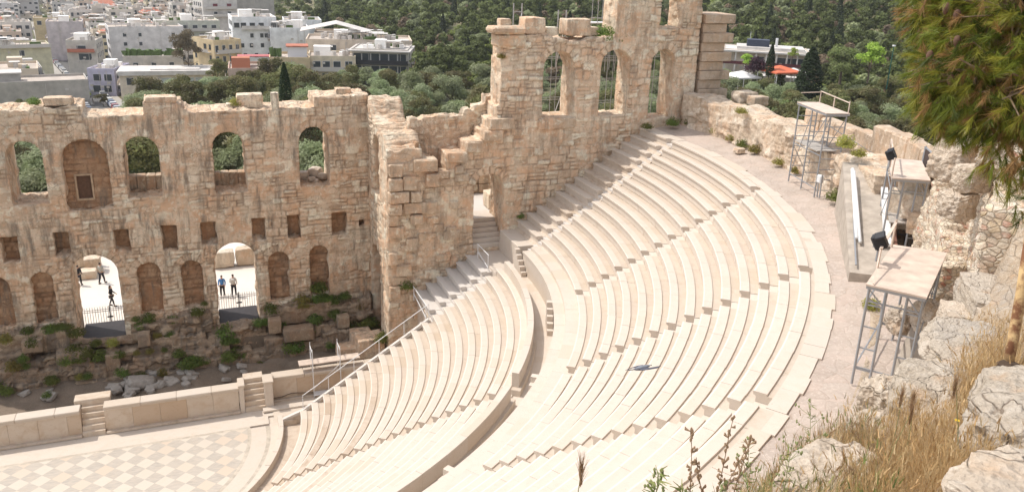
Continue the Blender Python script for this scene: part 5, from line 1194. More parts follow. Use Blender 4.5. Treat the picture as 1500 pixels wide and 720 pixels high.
# street and cars
b=MB();pts=[]
for i,(x,y) in enumerate(street):
    j=min(i,len(street)-2);dx,dy=street[j+1][0]-street[j][0],street[j+1][1]-street[j][1];l=math.hypot(dx,dy);nx_,ny_=-dy/l,dx/l;pts.append((x,y,nx_,ny_))
fine=[]
for a,c in zip(pts[:-1],pts[1:]):
    for s in np.linspace(0,1,12,endpoint=False):fine.append([a[i]+(c[i]-a[i])*s for i in range(4)])
fine.append(pts[-1])
def sz(x,y):return tz(x,y)+.4
for mi,(o0,o1,up) in enumerate(((-4,4,0),(4,6.8,.14),(-6.8,-4,.14))):
    V=[]
    for x,y,nx_,ny_ in fine:
        for o_ in(o0,o1):V.append([x+nx_*o_,y+ny_*o_,sz(x,y)+up])
    b.add(V,[[2*i,2*i+1,2*i+3,2*i+2] for i in range(len(fine)-1)],min(mi,1))
tag(b.build('street',[plain('asphalt',(.11,.105,.10),.9,nz=1),plain('pavement_slabs',(.36,.33,.29),.9)]),kind='structure')
def car_proto():
    o=thing('parked_car','x','car',(0,0,0));paint=NT('car_paint');oi=paint.n('ShaderNodeObjectInfo');paint.b.inputs['Roughness'].default_value=.3;paint.b.inputs['Specular IOR Level'].default_value=.5;mp_=paint.col(oi.outputs['Color'])
    b=MB();pr_=[(-2.1,.35),(-2.1,.8),(-1.95,.95),(-1.1,1.0),(-.55,1.45),(.9,1.47),(1.5,1.02),(2.1,.9),(2.15,.35)]
    n=len(pr_);V=[]
    for y,s in((-.85,.94),(-.78,1.),(.78,1.),(.85,.94)):
        for x,z in pr_:V.append([x*(1 if abs(y)<.8 else .985),y*(.82 if z>1.2 else 1),z if z<1.2 or abs(y)<.8 else z-.05])
    b.add(V,[[k*n+i,(k+1)*n+i,(k+1)*n+(i+1)%n,k*n+(i+1)%n] for k in range(3) for i in range(n)]+[list(range(n)),list(range(3*n,4*n))[::-1]])
    link('body',b.mesh('body',[mp_],False),o,False)
    b=MB();b.box((.15,0,1.2),(2.1,1.5,.34));b.box((1.2,0,1.18),(.5,1.25,.3),tilt=(0,.6));b.box((-.82,0,1.2),(.4,1.25,.34),tilt=(0,-.6));link('windows',b.mesh('windows',[MWIN]),o,False)
    for x in(-1.3,1.35):
        for y in(-.8,.8):
            b=MB();b.tube([(x,y-.1,.32),(x,y+.1,.32)],.33,10);link('wheel',b.mesh('wheel',[M['black']]),o,False)
    return o
cp=car_proto();ncar=0
def setcar(o,x,y,rz,col,label,grp):
    o.location=(x,y,sz(x,y)+.02) if grp[0]=='c' else (x,y,tz(x,y)+1.2)
    o.rotation_euler=(0,0,rz);o['label']=label;o['group']=grp
    for c in o.children:
        c.color=(*col,1)
CC=[(.5,.5,.52),(.06,.06,.07),(.62,.62,.62),(.15,.17,.22),(.3,.3,.32),(.25,.05,.05),(.55,.53,.5),(.08,.1,.16)]
first=True
for side in(-3.0,3.0):
    for k in range(4,46):
        if k>=len(fine)-1:break
        pass
for side in(-3.,3.):
    s=212.
    while s<430:
        # walk along the street polyline
        acc=0;tot=s-205
        for (ax,ay),(bx,by) in zip(street[:-1],street[1:]):
            l=math.hypot(bx-ax,by-ay)
            if acc+l>tot:
                t=(tot-acc)/l;x,y=ax+(bx-ax)*t,ay+(by-ay)*t;dx,dy=(bx-ax)/l,(by-ay)/l;break
            acc+=l
        o=cp if first else copy_tree(cp);first=False
        setcar(o,x-dy*side,y+dx*side,math.atan2(dy,dx),CC[rc.randint(8)],'small car in the tight line parked down the narrow street on the left','cars parked down the narrow street')
        s+=5.4 if rc.rand()<.88 else 11
for k in range(7):
    x,y=azD(632+k*6.5,236+(k%2)*4,105);o=copy_tree(cp);o.location=(x,y,tz(x,y)+1.2);setcar(o,x,y,math.atan2(y-CAM[1],x-CAM[0])+.3,CC[(k*3)%8],'car parked by the trees right of the dark office building','parking area by the trees')
# ================================================================== trees
def mat_leaf(name,c1,c2,c3=None):
    t=NT(name);oi=t.n('ShaderNodeObjectInfo');i=t.isl()
    c=t.mix(i,c1,c2);c=t.mix(t.ramp(t.noise(t.pos(),.35,3),[(.4,0.),(.6,1.)]),c,t.mix(.5,c1,c3 or c2))
    f=t.n('ShaderNodeHueSaturation');t.l(c,f.inputs['Color']);m=t.n('ShaderNodeMapRange');t.l(oi.outputs['Random'],m.inputs[0]);m.inputs[3].default_value=.9;m.inputs[4].default_value=1.6;t.l(m.outputs[0],f.inputs['Value'])
    m2=t.n('ShaderNodeMapRange');t.l(oi.outputs['Random'],m2.inputs[0]);m2.inputs[3].default_value=.47;m2.inputs[4].default_value=.51;t.l(m2.outputs[0],f.inputs['Hue'])
    t.b.inputs['Roughness'].default_value=.65
    tr_=t.n('ShaderNodeBsdfTranslucent');t.l(f.outputs[0],tr_.inputs[0]);mx=t.n('ShaderNodeMixShader');mx.inputs[0].default_value=.4;t.l(t.b.outputs[0],mx.inputs[1]);t.l(tr_.outputs[0],mx.inputs[2]);t.l(mx.outputs[0],t.o.inputs[0])
    t.col(f.outputs[0]);return t.m
LF={'olive':mat_leaf('olive_leaves',(0.202,0.232,0.132),(0.310,0.333,0.202),(0.232,0.279,0.124)),
    'pine':mat_leaf('dark_pine_leaves',(.10,.115,.04),(.17,.17,.065),(.20,.155,.08)),
    'scrub':mat_leaf('scrub_leaves',(0.124,0.171,0.054),(0.202,0.232,0.078),(0.155,0.139,0.078)),
    'cypress':mat_leaf('cypress_leaves',(.018,.035,.012),(.035,.055,.02)),
    'bright':mat_leaf('fresh_leaves',(.22,.32,.05),(.30,.40,.07)),
    'weed':mat_leaf('weed_leaves',(.07,.12,.025),(.14,.19,.05),(.18,.18,.05)),
    'yellow':mat_leaf('yellow_weed_leaves',(.28,.24,.06),(.20,.22,.06)),
    'euca':mat_leaf('eucalyptus_leaves',(0.132,0.116,0.070),(0.202,0.171,0.093)),
    'purple':mat_leaf('purple_leaves',(.05,.025,.035),(.08,.04,.05))}
BARK=plain('grey_brown_bark',(.13,.10,.075),.95,nz=4)
def quads(C_,N,s,rs,asp=.6):
    """n small leaf faces at centres C_, turned roughly along N"""
    n=len(C_);R=rs.normal(size=(n,3));Nn=N+R*.55;Nn/=np.linalg.norm(Nn,axis=1,keepdims=True)
    A=np.cross(Nn,rs.normal(size=(n,3)));A/=np.linalg.norm(A,axis=1,keepdims=True);Bv=np.cross(Nn,A)
    sz_=(s*rs.uniform(.6,1.35,n))[:,None];a=A*sz_;c=Bv*sz_*asp
    V=np.stack([C_-a,C_-c*1.0,C_+a,C_+c],1).reshape(-1,3);F=np.arange(4*n).reshape(n,4);return V,F
def crown(kind,n,rs,h=6.,r=3.,base=1.2,leaf=.3):
    cs=[]
    if kind=='cypress':
        t=rs.rand(n);z=base+t*(h-base);rr=r*np.sin(np.clip(t*.93+.07,0,1)**.6*PI)**.7*rs.uniform(.75,1.05,n);a=rs.rand(n)*2*PI
        C_=np.stack([rr*np.cos(a),rr*np.sin(a),z],-1);N=np.stack([np.cos(a),np.sin(a),.4+0*a],-1);return quads(C_,N,leaf,rs,.5)
    nl=rs.randint(9,15)
    for k in range(nl):
        a=rs.rand()*2*PI;q=rs.uniform(0,.72)*r;zc=base+(h-base)*rs.uniform(.25,.86)-.25*q
        cs.append((q*math.cos(a),q*math.sin(a),zc,r*rs.uniform(.26,.5)))
    m=n//nl;P_=[];N_=[]
    for (x,y,z,rr) in cs:
        d=rs.normal(size=(m,3));d/=np.linalg.norm(d,axis=1,keepdims=True);d[:,2]=np.where(d[:,2]<-.3,-d[:,2],d[:,2])
        rad_=rr*rs.uniform(.55,1.12,m)[:,None];P_.append(np.array([x,y,z])+d*rad_*np.array([1,1,.8]));N_.append(d)
    return quads(np.concatenate(P_),np.concatenate(N_),leaf,rs)
def trunkmesh(rs,h,r,base):
    b=MB();top=h*.62;b.tube([(0,0,-1.5),(rs.normal(0,.1),rs.normal(0,.1),base*.6),(rs.normal(0,.2),rs.normal(0,.2),top)],[.22,.17,.06],7)
    for k in range(5):
        a=k*1.3+rs.rand();z=base*.7+k*.35;L=r*.7;b.tube([(0,0,z),(math.cos(a)*L*.5,math.sin(a)*L*.5,z+.8),(math.cos(a)*L,math.sin(a)*L,z+1.5)],[.1,.07,.03],5)
    return b.mesh('trunk',BARK)
def proto_tree(kind,seed,h,r,n,leaf,base):
    rs=np.random.RandomState(seed);V,F=crown(kind,n,rs,h,r,base,leaf);return fastmesh('crown',V,F,LF[kind],False),trunkmesh(rs,h,r,base)
PR={k:[proto_tree(k,900+i*7+len(k),*a) for i in range(m)] for k,m,a in [('olive',4,(6.2,3.4,6000,.155,1.)),('pine',4,(8.5,3.4,6000,.165,1.6)),('scrub',3,(4.6,3.0,5200,.15,.5)),('cypress',2,(10.,1.15,2200,.22,.3)),('bright',1,(7,3.2,1500,.3,1.2)),('purple',1,(5,2.8,1500,.25,1)),('euca',1,(12,4.2,9000,.17,3.5))]}
NMS={'olive':('olive_tree','rounded grey-green olive tree in the grove beyond the walls','olive trees beyond the walls'),
 'pine':('pine_tree','dark green bushy pine among the trees of the wooded slope','pines of the wooded slope'),
 'scrub':('shrub_tree','mid green low bushy tree filling the gaps between olives and pines','bushy trees of the wooded slope'),
 'cypress':('cypress_tree','narrow dark cypress standing among the pines on the hill','cypresses on the hill')}
rt=np.random.RandomState(41);ntree=0
def tree(kind,x,y,z=None,s=1.,label=None,name=None,sz3=None,cat='tree'):
    global ntree
    cm,tm=PR[kind][rt.randint(len(PR[kind]))];nm=NMS.get(kind,('tree','',''))
    o=thing(name or nm[0],label or nm[1],cat,(x,y,(tz(x,y) if z is None else z)),None if label else nm[2],rt.rand()*6.28)
    o.scale=sz3 or (s,s,s*rt.uniform(.88,1.12));link('crown',cm,o,False);link('trunk',tm,o,False);ntree+=1;return o
taken=[]
def free(x,y,r):
    for a,c,q in taken:
        if (a-x)**2+(c-y)**2<(r+q)**2*.55:return False
    return True
# olive grove and slope in front of the houses
def clear(x,y,c,D):
    if near_placed(x,y,1.):return False
    if dstreet(x,y)<7 :return False
    if abs(x)<26 and y>-46:return False
    if y>-16 and x>-47:return False
    if math.hypot(x,y)<49:return False
    return True
cnt=0
for k in range(26000):
    if cnt>=430:break
    D=rt.uniform(66,218);c=rt.uniform(-60,1500)
    if rt.rand()>(D/218)**.7:continue
    x,y=azD(c,D,150);x,y=float(x),float(y)
    if c<190 and D>150:continue
    if c<330 and D>205:continue
    if 1060<c<1190 and D>200:continue
    if 590<c<720 and D>205:continue
    if not clear(x,y,c,D) or not free(x,y,1.9):continue
    kind=rt.choice(['olive','olive','olive','scrub','pine'] if c<1000 else ['olive','olive','scrub','pine','pine'],)
    s=rt.uniform(.9,1.35)
    tree(kind,x,y,None,s);taken.append((x,y,1.9));cnt+=1
print('near trees',cnt)
# far wood on the hill as one mass
Vs=[];Fs=[];n0=0;AT=[]
kinds=['pine','olive','scrub','cypress','pine'];lows={}
for kd,a in (('pine',(9,3.5,760,.48,1.)),('olive',(6.5,3.5,760,.46,.6)),('scrub',(5,3.3,620,.46,.3)),('cypress',(11,1.4,520,.45,.2)),('brown',(7,3.4,760,.48,.8))):
    lows[kd]=[crown('pine' if kd!='cypress' else kd,a[2],np.random.RandomState(60+i),a[0],a[1],a[4],a[3]) for i in range(4)]
CK={'pine':(.115,.135,.045),'olive':(.26,.285,.15),'scrub':(.19,.22,.065),'cypress':(.05,.065,.03),'brown':(.235,.175,.115)}
hill=[];taken=[];grid={}
tries=0
def rnd_place(D0,D1,c0,c1,n,gap):
    global tries
    got=0
    for _ in range(n*12):
        if got>=n:break
        D=math.sqrt(rt.uniform(D0*D0,D1*D1));c=rt.uniform(c0,c1);x,y=azD(c,D,60);x,y=float(x),float(y)
        key=(int(x//8),int(y//8));ok=True
        for i in(-1,0,1):
            for j in(-1,0,1):
                for (a,bb) in grid.get((key[0]+i,key[1]+j),()):
                    if (a-x)**2+(bb-y)**2<gap*gap:ok=False
        if not ok or near_placed(x,y,4):continue
        if c<395+max(0,(D-420))*.0 and D<330:continue
        grid.setdefault(key,[]).append((x,y));hill.append((x,y));got+=1
rnd_place(218,330,600,1530,620,3.9);rnd_place(268,340,455,640,90,4.);rnd_place(330,470,402,1540,1100,4.4);rnd_place(470,760,392,1560,900,6.8)
for (x,y) in hill:
    kd=rt.choice(['pine','pine','olive','scrub','scrub','brown','cypress'],p=[.26,.16,.17,.15,.1,.11,.05]);V,F=lows[kd][rt.randint(4)]
    s=rt.uniform(.75,1.25);a=rt.rand()*6.28;c_,s_=math.cos(a),math.sin(a)
    Q=V@np.array([[c_,s_,0],[-s_,c_,0],[0,0,1]])*s+np.array([x,y,tz(x,y)-.6])
    Vs.append(Q);Fs.append(F+n0);n0+=len(Q);col=np.array(CK[kd])*rt.uniform(.8,1.55);AT.append(np.tile(col,(len(Q),1))*np.repeat(rt.uniform(.75,1.25,len(F)),4)[:,None])
t=NT('mixed_forest_leaves');a=t.n('ShaderNodeAttribute',attribute_name='st');t.b.inputs['Roughness'].default_value=.7;tr_=t.n('ShaderNodeBsdfTranslucent');t.l(a.outputs['Color'],tr_.inputs[0]);mx=t.n('ShaderNodeMixShader');mx.inputs[0].default_value=.4;t.l(t.b.outputs[0],mx.inputs[1]);t.l(tr_.outputs[0],mx.inputs[2]);t.l(mx.outputs[0],t.o.inputs[0]);mf=t.col(a.outputs['Color'])
me=fastmesh('hill_forest',np.concatenate(Vs),np.concatenate(Fs),mf,False,np.concatenate(AT))
tag(link('hill_forest',me),'mixed dark green and grey-green wood covering the hill across the top','forest',kind='stuff')
print('hill trees',len(hill))
# particular trees
def atree(kind,px,py,D,s,label,name,sz3=None,cat='tree'):
    x,y=azD(px,D,py);z=zray(px,py,D);o=tree(kind,x,y,z,s,label,name,sz3,cat);return o
atree('euca',278,112,262,1.05,'tall olive-brown eucalyptus rising behind the cream villa','eucalyptus_tree')
atree('pine',320,128,240,1.0,'dark tree at the right shoulder of the eucalyptus','pine_tree')
atree('cypress',419,156,120,.62,'slim solitary cypress standing behind the stage wall top','cypress_tree',(.75,.75,.62))
atree('cypress',1126,112,212,.9,'dark cypress left of the orange-red canopy','cypress_tree')
atree('cypress',1180,150,200,1.3,'broad dark conifer between pavilion and first scaffold tower','conifer_tree',(2.6,2.6,1.25))
atree('bright',1272,112,205,1.0,'bright yellow-green tree left of the green lamp post','bright_tree')
atree('scrub',1232,110,215,1.3,'large rounded green tree left of the bright yellow-green tree','round_tree',(1.7,1.7,1.5))
atree('purple',1103,118,214,1.,'small purple-leaved tree before the restaurant terrace','purple_tree')
atree('bright',1092,103,222,.6,'small fresh green tree at the restaurant terrace','fresh_tree')
atree('bright',1160,90,232,.45,'small fresh green tree between the pavilion columns','fresh_tree')
atree('bright',127,152,262,.6,'fresh green street tree beside the row of cars','street_tree')
atree('pine',152,160,235,.55,'dark bush in front of the lilac house','dark_bush')
atree('scrub',30,160,226,.6,'dark climbing bush on the blank grey building','climbing_bush')
for k in range(14):
    px=rt.uniform(200,470);x,y=azD(px,rt.uniform(200,214),140);tree('olive',x,y,None,rt.uniform(.9,1.2))
# lamp post and mast
lp=thing('green_lamp_post','tall green lamp post standing among the trees on the right','lamp post',(*azD(1302,205,110),zray(1302,118,205)))
b=MB();b.tube([(0,0,-2),(0,0,7.6)],[.14,.09],8);link('post',b.mesh('post',plain('green_paint',(.03,.12,.09),.5)),lp,False);b=MB();b.box((0,0,7.7),(.6,.6,.35),bev=.08);link('lamp_head',b.mesh('lamp_head',M['steelw']),lp,False)
# ================================================================== weeds on the walls and in the pit
def tuft_mesh(rs,n,r,h,kind,leaf):
    d=rs.normal(size=(n,3));d/=np.linalg.norm(d,axis=1,keepdims=True);d[:,2]=abs(d[:,2]);q=rs.rand(n)[:,None]**.5
    C_=d*q*np.array([r,r,h])*(1+.35*vn(d,2.5,int(rs.randint(99)))[:,None]);V,F=quads(C_,d,leaf,rs,.4);return fastmesh('leaves',V,F,LF[kind],False)
TF={k:[tuft_mesh(np.random.RandomState(i+len(k)),900,.5,.5,k,.055) for i in range(3)] for k in('weed','yellow')}
def tuft(px,py,ax,val,s,label,kind='weed',grp=None,off=(0,0,0),nm='weed_clump',cat='weeds',sz3=None):
    P=at(px,py,ax,val)+np.array(off);o=link(nm,TF[kind][rt.randint(3)]);o.location=tuple(P);s_=s*1.;o.scale=sz3 or (s_,s_,s_*rt.uniform(.8,1.2));o.rotation_euler=(0,0,rt.rand()*6);tag(o,label,cat,grp);return o
pitw=[(75,485,2.9,1.1,-9.6),(110,515,1.6,1.4,-8.9),(48,505,1.8,1.,-8.9),(20,540,.8,1.1,-8.2),(35,528,1.2,.8,-8.4),(100,480,2.9,.8,-9.6),(112,490,2.4,1.2,-9.),(78,560,-.3,.9,-7.7),(128,520,1.,1.,-8.3),(140,505,1.5,.8,-8.8),(165,505,1.5,.9,-8.8),(205,480,2.9,.9,-9.7),(217,470,2.9,1.1,-9.9),(255,470,2.9,1.,-9.9),(250,492,2.,.8,-9.2),(180,548,0,1.,-7.7),(205,550,0,.8,-7.7),(238,548,0,.8,-7.7),(275,535,.1,1.6,-7.8),(262,520,.7,1.,-8.1),(332,490,2.2,1.7,-9.2),(340,520,1.,1.5,-8.4),(332,540,.3,1.,-7.9),(398,455,2.9,1.3,-9.8),(445,447,2.9,1.6,-9.8),(462,470,2.2,1.4,-9.2),(430,512,.4,1.7,-8.0),(445,495,1.2,.8,-8.6),(468,425,3.2,1.4,-10.),(488,443,2.9,1.2,-9.8),(515,480,1.8,1.3,-9.),(528,450,2.9,1.3,-9.8),(410,478,2.2,1.,-9.3),(540,478,1.8,1.6,-8.5),(550,505,1.4,1.4,-6.4),(462,530,0,1.,-7.6),(380,535,0,.9,-7.7),(10,575,-.4,1.,-7.6),(8,500,2.,1.,-9.2),(70,580,-.4,.7,-6.6),(300,446,3.2,.6,-10.1),(500,470,2.3,1.,-9.),(360,525,.5,.8,-8.)]
_r=np.random.RandomState(4)
for _ in range(46):
    _x=_r.uniform(-5,560);_t=_r.choice([(2.9,-9.7),(1.8,-9.1),(1.,-8.4),(0,-7.8)]) if 0 else [(2.9,-9.7),(1.8,-9.1),(1.,-8.4),(0,-7.8)][_r.randint(4)]
    _P=at(_x,470,1,_t[1]);_q=Vector((_P[0],_t[1],_t[0]))
    _dz=np.array([_P[0],_t[1],_t[0]])-CAM;_py=PY-FPX*(_dz@CU)/(_dz@_d)
    if 105<_x<185 and _t[0]>2.5 or 312<_x<382 and _t[0]>2.5:continue
    pitw.append((_x,_py,_t[0],_r.uniform(.5,1.25),_t[1]))
for k,(px,py,z,s,y) in enumerate(pitw):tuft(px,py,1,y,s,'green weed clump sprouting between the dark blocks at the foot of the stage wall','yellow' if k%7==3 else 'weed','weeds along the wall footing')
for (px,py,z,s,kd,lb) in [(1012,180,16.3,1.7,'weed','dense green bush on the walkway below the last window'),(1035,186,16.3,.9,'weed','small low weed beside the dense green bush on the walkway'),(985,183,16.3,1.,'weed','dark green tuft on the last bench by the wing wall'),(948,188,16.2,.9,'weed','sparse dark weed at the top end of the benches'),(1072,205,16.3,1.,'yellow','yellow flowering tuft at the foot of the outer wall'),(1052,195,16.3,1.2,'yellow','yellow-green tuft next to the dense green bush'),(1088,214,16.3,1.,'weed','thin green tuft along the outer wall foot'),(1104,222,16.3,.9,'yellow','small yellowish tuft farther along the outer wall foot'),(1140,240,16.3,.8,'yellow','dry tuft near the first scaffold tower'),(1165,252,16.3,.8,'yellow','dry tuft at the left leg of the first scaffold tower'),(1085,165,18.4,.9,'yellow','weed growing on top of the outer wall'),(1238,215,19.3,1.0,'yellow','tall dry grass clump on the outer wall behind the first scaffold'),(1258,228,19,.8,'yellow','dry grass clump right of the tall one on the outer wall'),(1225,292,16.4,1.1,'weed','green weeds between scaffold foot and concrete shed'),(1276,450,16.1,.7,'yellow','low yellowish weed patch beside the nearest scaffold')]:
    tuft(px,py,2,z,s,lb,kd)
for (px,py,s,kd,lb) in [(885,58,1.9,'weed','large green weed clump on the wing wall left of the tower stub'),(905,60,1.6,'weed','green weed clump touching the tower stub'),(870,62,1.2,'yellow','yellow-green weeds hanging over the wall edge'),(905,72,.7,'weed','small weed just below the big wall-top clumps'),(801,60,.8,'yellow','small weed beside the first crown block'),(735,85,.7,'yellow','tiny weed at the left corner of the windowed wall'),(595,420,1.3,'weed','dark dry bush growing from the wing wall above the lower benches'),(762,318,.7,'weed','green tuft on the wall above the podium'),(345,154,.9,'yellow','yellowish weeds beside the upright stone post'),(50,152,.9,'weed','green weeds on the wall top at the left edge'),(560,498,1.3,'weed','green weed patch by the side doorway')]:
    yv={345:-11.5,50:-11.,560:-4.5}.get(px,YG-.1 if px>590 else YW);yv=YG-.8 if py<75 else yv
    tuft(px,py,1,yv,s,lb,kd)
# ================================================================== people
def skin(name,pts,edges,radii,mat,parent,sub=1):
    me=bpy.data.meshes.new(name);me.from_pydata([tuple(p) for p in pts],edges,[]);o=bpy.data.objects.new(name,me);COL.objects.link(o);o.parent=parent
    m=o.modifiers.new('s','SKIN');
    for i,r in enumerate(radii):me.skin_vertices[0].data[i].radius=(r,r) if not hasattr(r,'__len__') else r
    me.skin_vertices[0].data[0].use_root=True
    s=o.modifiers.new('d','SUBSURF');s.levels=s.render_levels=sub
    for q in (mat if isinstance(mat,(list,tuple)) else [mat]):me.materials.append(q)
    dg=bpy.context.evaluated_depsgraph_get();m2=bpy.data.meshes.new_from_object(o.evaluated_get(dg));o.modifiers.clear();o.data=m2
    for p in m2.polygons:p.use_smooth=True
    return o
SKIN=plain('skin',(.45,.28,.20),.6)
def person(label,P,rz,h,shirt,trous,hair,stride=.25,arm=(.1,.1),bag=None,longhair=False,shorts=False,lean=0):
    s=h/1.75;o=thing('person',label,'person',P,None,rz);o.scale=(s,s,s)
    hip=(0,0,.93)
    pts=[(0,0,.95),(0,.01,1.12),(0,.0,1.32),(0,-.01,1.46),(0,0,1.53),(0,.02,1.62),(0,.02,1.72)]
    ed=[(0,1),(1,2),(2,3),(3,4),(4,5),(5,6)];ra=[(.15,.11),(.135,.10),(.16,.11),(.10,.08),(.055,.055),(.085,.095),(.07,.08)]
    def add(p,r,a):
        pts.append(p);ra.append(r);ed.append((a,len(pts)-1));return len(pts)-1
    for sx in(-1,1):
        st=stride*sx
        a=add((sx*.1,0,.88),(.085,.09),0);a=add((sx*.11,st*.45+.03,.50),(.06,.065),a);a=add((sx*.11,st*.95-.02,.10),(.04,.045),a);a=add((sx*.115,st*.95+.14,.035),(.035,.03),a)
        a=add((sx*.19,0,1.43),(.055,.055),3);a=add((sx*.25,-.02-st*.2,1.15),(.042,.042),a);a=add((sx*.23,.10-st*.5+arm[0]*(sx>0)+arm[1]*(sx<0),.93+.3*(arm[0] if sx>0 else arm[1])),(.033,.033),a);a=add((sx*.23,.15-st*.55+arm[0]*(sx>0)+arm[1]*(sx<0),.86+.4*(arm[0] if sx>0 else arm[1])),(.035,.02),a)
    body=skin('body',pts,ed,ra,SKIN,o,2)
    # clothes: slightly larger skins over the same joints
    tp=[(0,0,.93),(0,.01,1.12),(0,0,1.32),(0,-.01,1.455)];te=[(0,1),(1,2),(2,3)];tr=[(.17,.125),(.155,.12),(.18,.13),(.115,.095)]
    for sx in(-1,1):
        n=len(tp);tp+=[(sx*.19,0,1.435),(sx*.245,-.02-stride*sx*.2,1.17)];tr+=[(.07,.07),(.058,.058)];te+=[(3,n),(n,n+1)]
        if longhair or not shorts:
            tp+=[(sx*.235,.07-stride*sx*.45+(arm[0] if sx>0 else arm[1])*.9,.97+.3*(arm[0] if sx>0 else arm[1]))];tr+=[(.045,.045)];te+=[(n+1,n+2)]
    skin('shirt',tp,te,tr,shirt,o,1)
    lp_=[(0,0,.94)];le=[];lr=[(.165,.125)]
    for sx in(-1,1):
        st=stride*sx;n=len(lp_);lp_+=[(sx*.1,0,.86),(sx*.11,st*.45+.03,.50)];lr+=[(.1,.105),(.075,.08)];le+=[(0,n),(n,n+1)]
        if not shorts:lp_+=[(sx*.11,st*.95-.02,.1)];lr+=[(.055,.06)];le+=[(n+1,n+2)]
    skin('trousers',lp_,le,lr,trous,o,1)
    hp=[(0,-.01,1.60),(0,-.015,1.69),(0,0,1.765)];hr_=[(.085,.085),(.098,.10),(.07,.08)];he=[(0,1),(1,2)]
    if longhair:hp+=[(0,-.07,1.5),(0,-.09,1.38)];hr_+=[(.09,.06),(.07,.04)];he+=[(0,3),(3,4)]
    skin('hair',[(p[0],p[1]-.012,p[2]+.012) for p in hp],he,hr_,hair,o,1)
    b=MB()
    for sx in(-1,1):b.box((sx*.035,.125,1.645),(.022,.012,.012))
    b.build('eyes',M['black'],o,world=False);b=MB();b.box((0,.135,1.61),(.022,.04,.04),bev=.008);b.build('nose',SKIN,o,world=False)
    for sx in(-1,1):
        b=MB();b.box((sx*.115,stride*sx*.95+.06,.045),(.095,.27,.085),bev=.03);b.build('shoe',M['black'],o,world=False)
    if bag=='backpack':
        b=MB();b.box((0,-.2,1.25),(.3,.18,.44),bev=.06);b.build('backpack',plain('pale_backpack',(.5,.48,.45)),o,world=False)
    if bag=='bag':
        b=MB();b.box((.27,.02,.86),(.1,.26,.24),bev=.04);b.bar((.2,.0,1.42),(.27,0,.95),.03,.02);b.build('shoulder_bag',plain('dark_bag',(.05,.04,.04)),o,world=False)
    return o
ZP=.8
DENIM=plain('blue_denim',(.07,.11,.22),.8);DARK=plain('dark_cloth',(.025,.025,.03),.8);BRN=plain('dark_hair',(.03,.02,.015),.7)
person('woman in black with a shoulder bag walking past the railing beyond the central doorway',(-.3,-17.9,ZP),1.35,1.68,DARK,DARK,BRN,.22,(.3,.1),'bag',True)
t=NT('checked_shirt');ck=t.n('ShaderNodeTexChecker');ck.inputs['Scale'].default_value=22;t.l(t.pos(),ck.inputs['Vector']);ck.inputs['Color1'].default_value=(.22,.22,.20,1);ck.inputs['Color2'].default_value=(.55,.52,.46,1);CHK=t.col(ck.outputs[0])
person('man in a checked shirt and dark trousers on the white forecourt',(.8,-22.9,ZP),2.5,1.8,CHK,DARK,BRN,.2,(.1,.3))
person('person in blue jeans at the top of the central doorway',(1.45,-27.2,ZP),.4,1.75,plain('dark_blue_top',(.04,.05,.09)),DENIM,BRN,.28)
person('person in black cap half hidden by the left jamb of the central doorway',(2.45,-22.9,ZP),2.9,1.75,DARK,DARK,M['black'],.1)
person('man in a blue T-shirt beyond the second doorway, left of the pair',(-8.3,-17.4,ZP),-.15,1.8,plain('blue_shirt',(.06,.20,.48)),DARK,BRN,.1,shorts=False)
person('man with a pale backpack, right of the pair beyond the second doorway',(-9.15,-17.3,ZP),2.9,1.85,plain('white_shirt',(.6,.58,.56)),DARK,BRN,.14,bag='backpack')
# ================================================================== pigeon in flight
bp=atD(940,538,17.);bd=thing('flying_pigeon','grey pigeon gliding with spread wings over the upper seats','bird',bp)
GB=plain('grey_feathers',(.20,.21,.24),.6,nz=30);GD=plain('dark_feathers',(.07,.07,.09),.6)
wd=CR*1.0;up=CU
def bv(a,b_,c):return bp+CR*a+CU*b_+(-_d)*c
body=[bv(-.17,-.035,.0),bv(-.12,-.03,0),bv(-.03,-.01,0),bv(.07,.015,0),bv(.13,.035,0),bv(.17,.045,0)]
b=MB();b.tube(body,[.008,.03,.052,.045,.028,.012],10);b.build('body',GB,bd,smooth=True)
def wing(pts,nm):
    b=MB();n=len(pts)//2;V=[p for p in pts]+[p+np.array([0,0,-.012]) for p in pts];N=len(pts)
    F=[]
    for i in range(n-1):F.append([2*i,2*i+1,2*i+3,2*i+2]);F.append([N+2*i,N+2*i+2,N+2*i+3,N+2*i+1])
    for i in range(n-1):F.append([2*i,2*i+2,N+2*i+2,N+2*i]);F.append([2*i+1,N+2*i+1,N+2*i+3,2*i+3])
    F.append([2*n-2,2*n-1,N+2*n-1,N+2*n-2]);b.add(V,F);b.build(nm,GD,bd)
wing([bv(.06,.02,.03),bv(-.07,-.01,.03),bv(.14,.03,.16),bv(-.02,-.02,.17),bv(.25,.07,.26),bv(.08,.02,.30),bv(.33,.10,.34),bv(.25,.07,.40)],'wing')
wing([bv(.06,.02,-.03),bv(-.07,-.01,-.03),bv(.05,.03,-.18),bv(-.12,-.02,-.17),bv(-.05,-.01,-.30),bv(-.2,-.06,-.27),bv(-.20,-.08,-.38),bv(-.28,-.11,-.36)],'wing')
b=MB();b.add([bv(-.13,-.02,.03),bv(-.13,-.04,-.03),bv(-.28,-.05,-.06),bv(-.28,-.04,.06),bv(-.13,-.03,.03),bv(-.13,-.05,-.03),bv(-.28,-.06,-.06),bv(-.28,-.05,.06)],[[0,1,2,3],[7,6,5,4],[0,3,7,4],[1,5,6,2],[2,6,7,3],[0,4,5,1]]);b.build('tail',GD,bd)
b=MB();b.box(bv(.19,.05,0),(.03,.012,.012));b.build('beak',M['black'],bd)
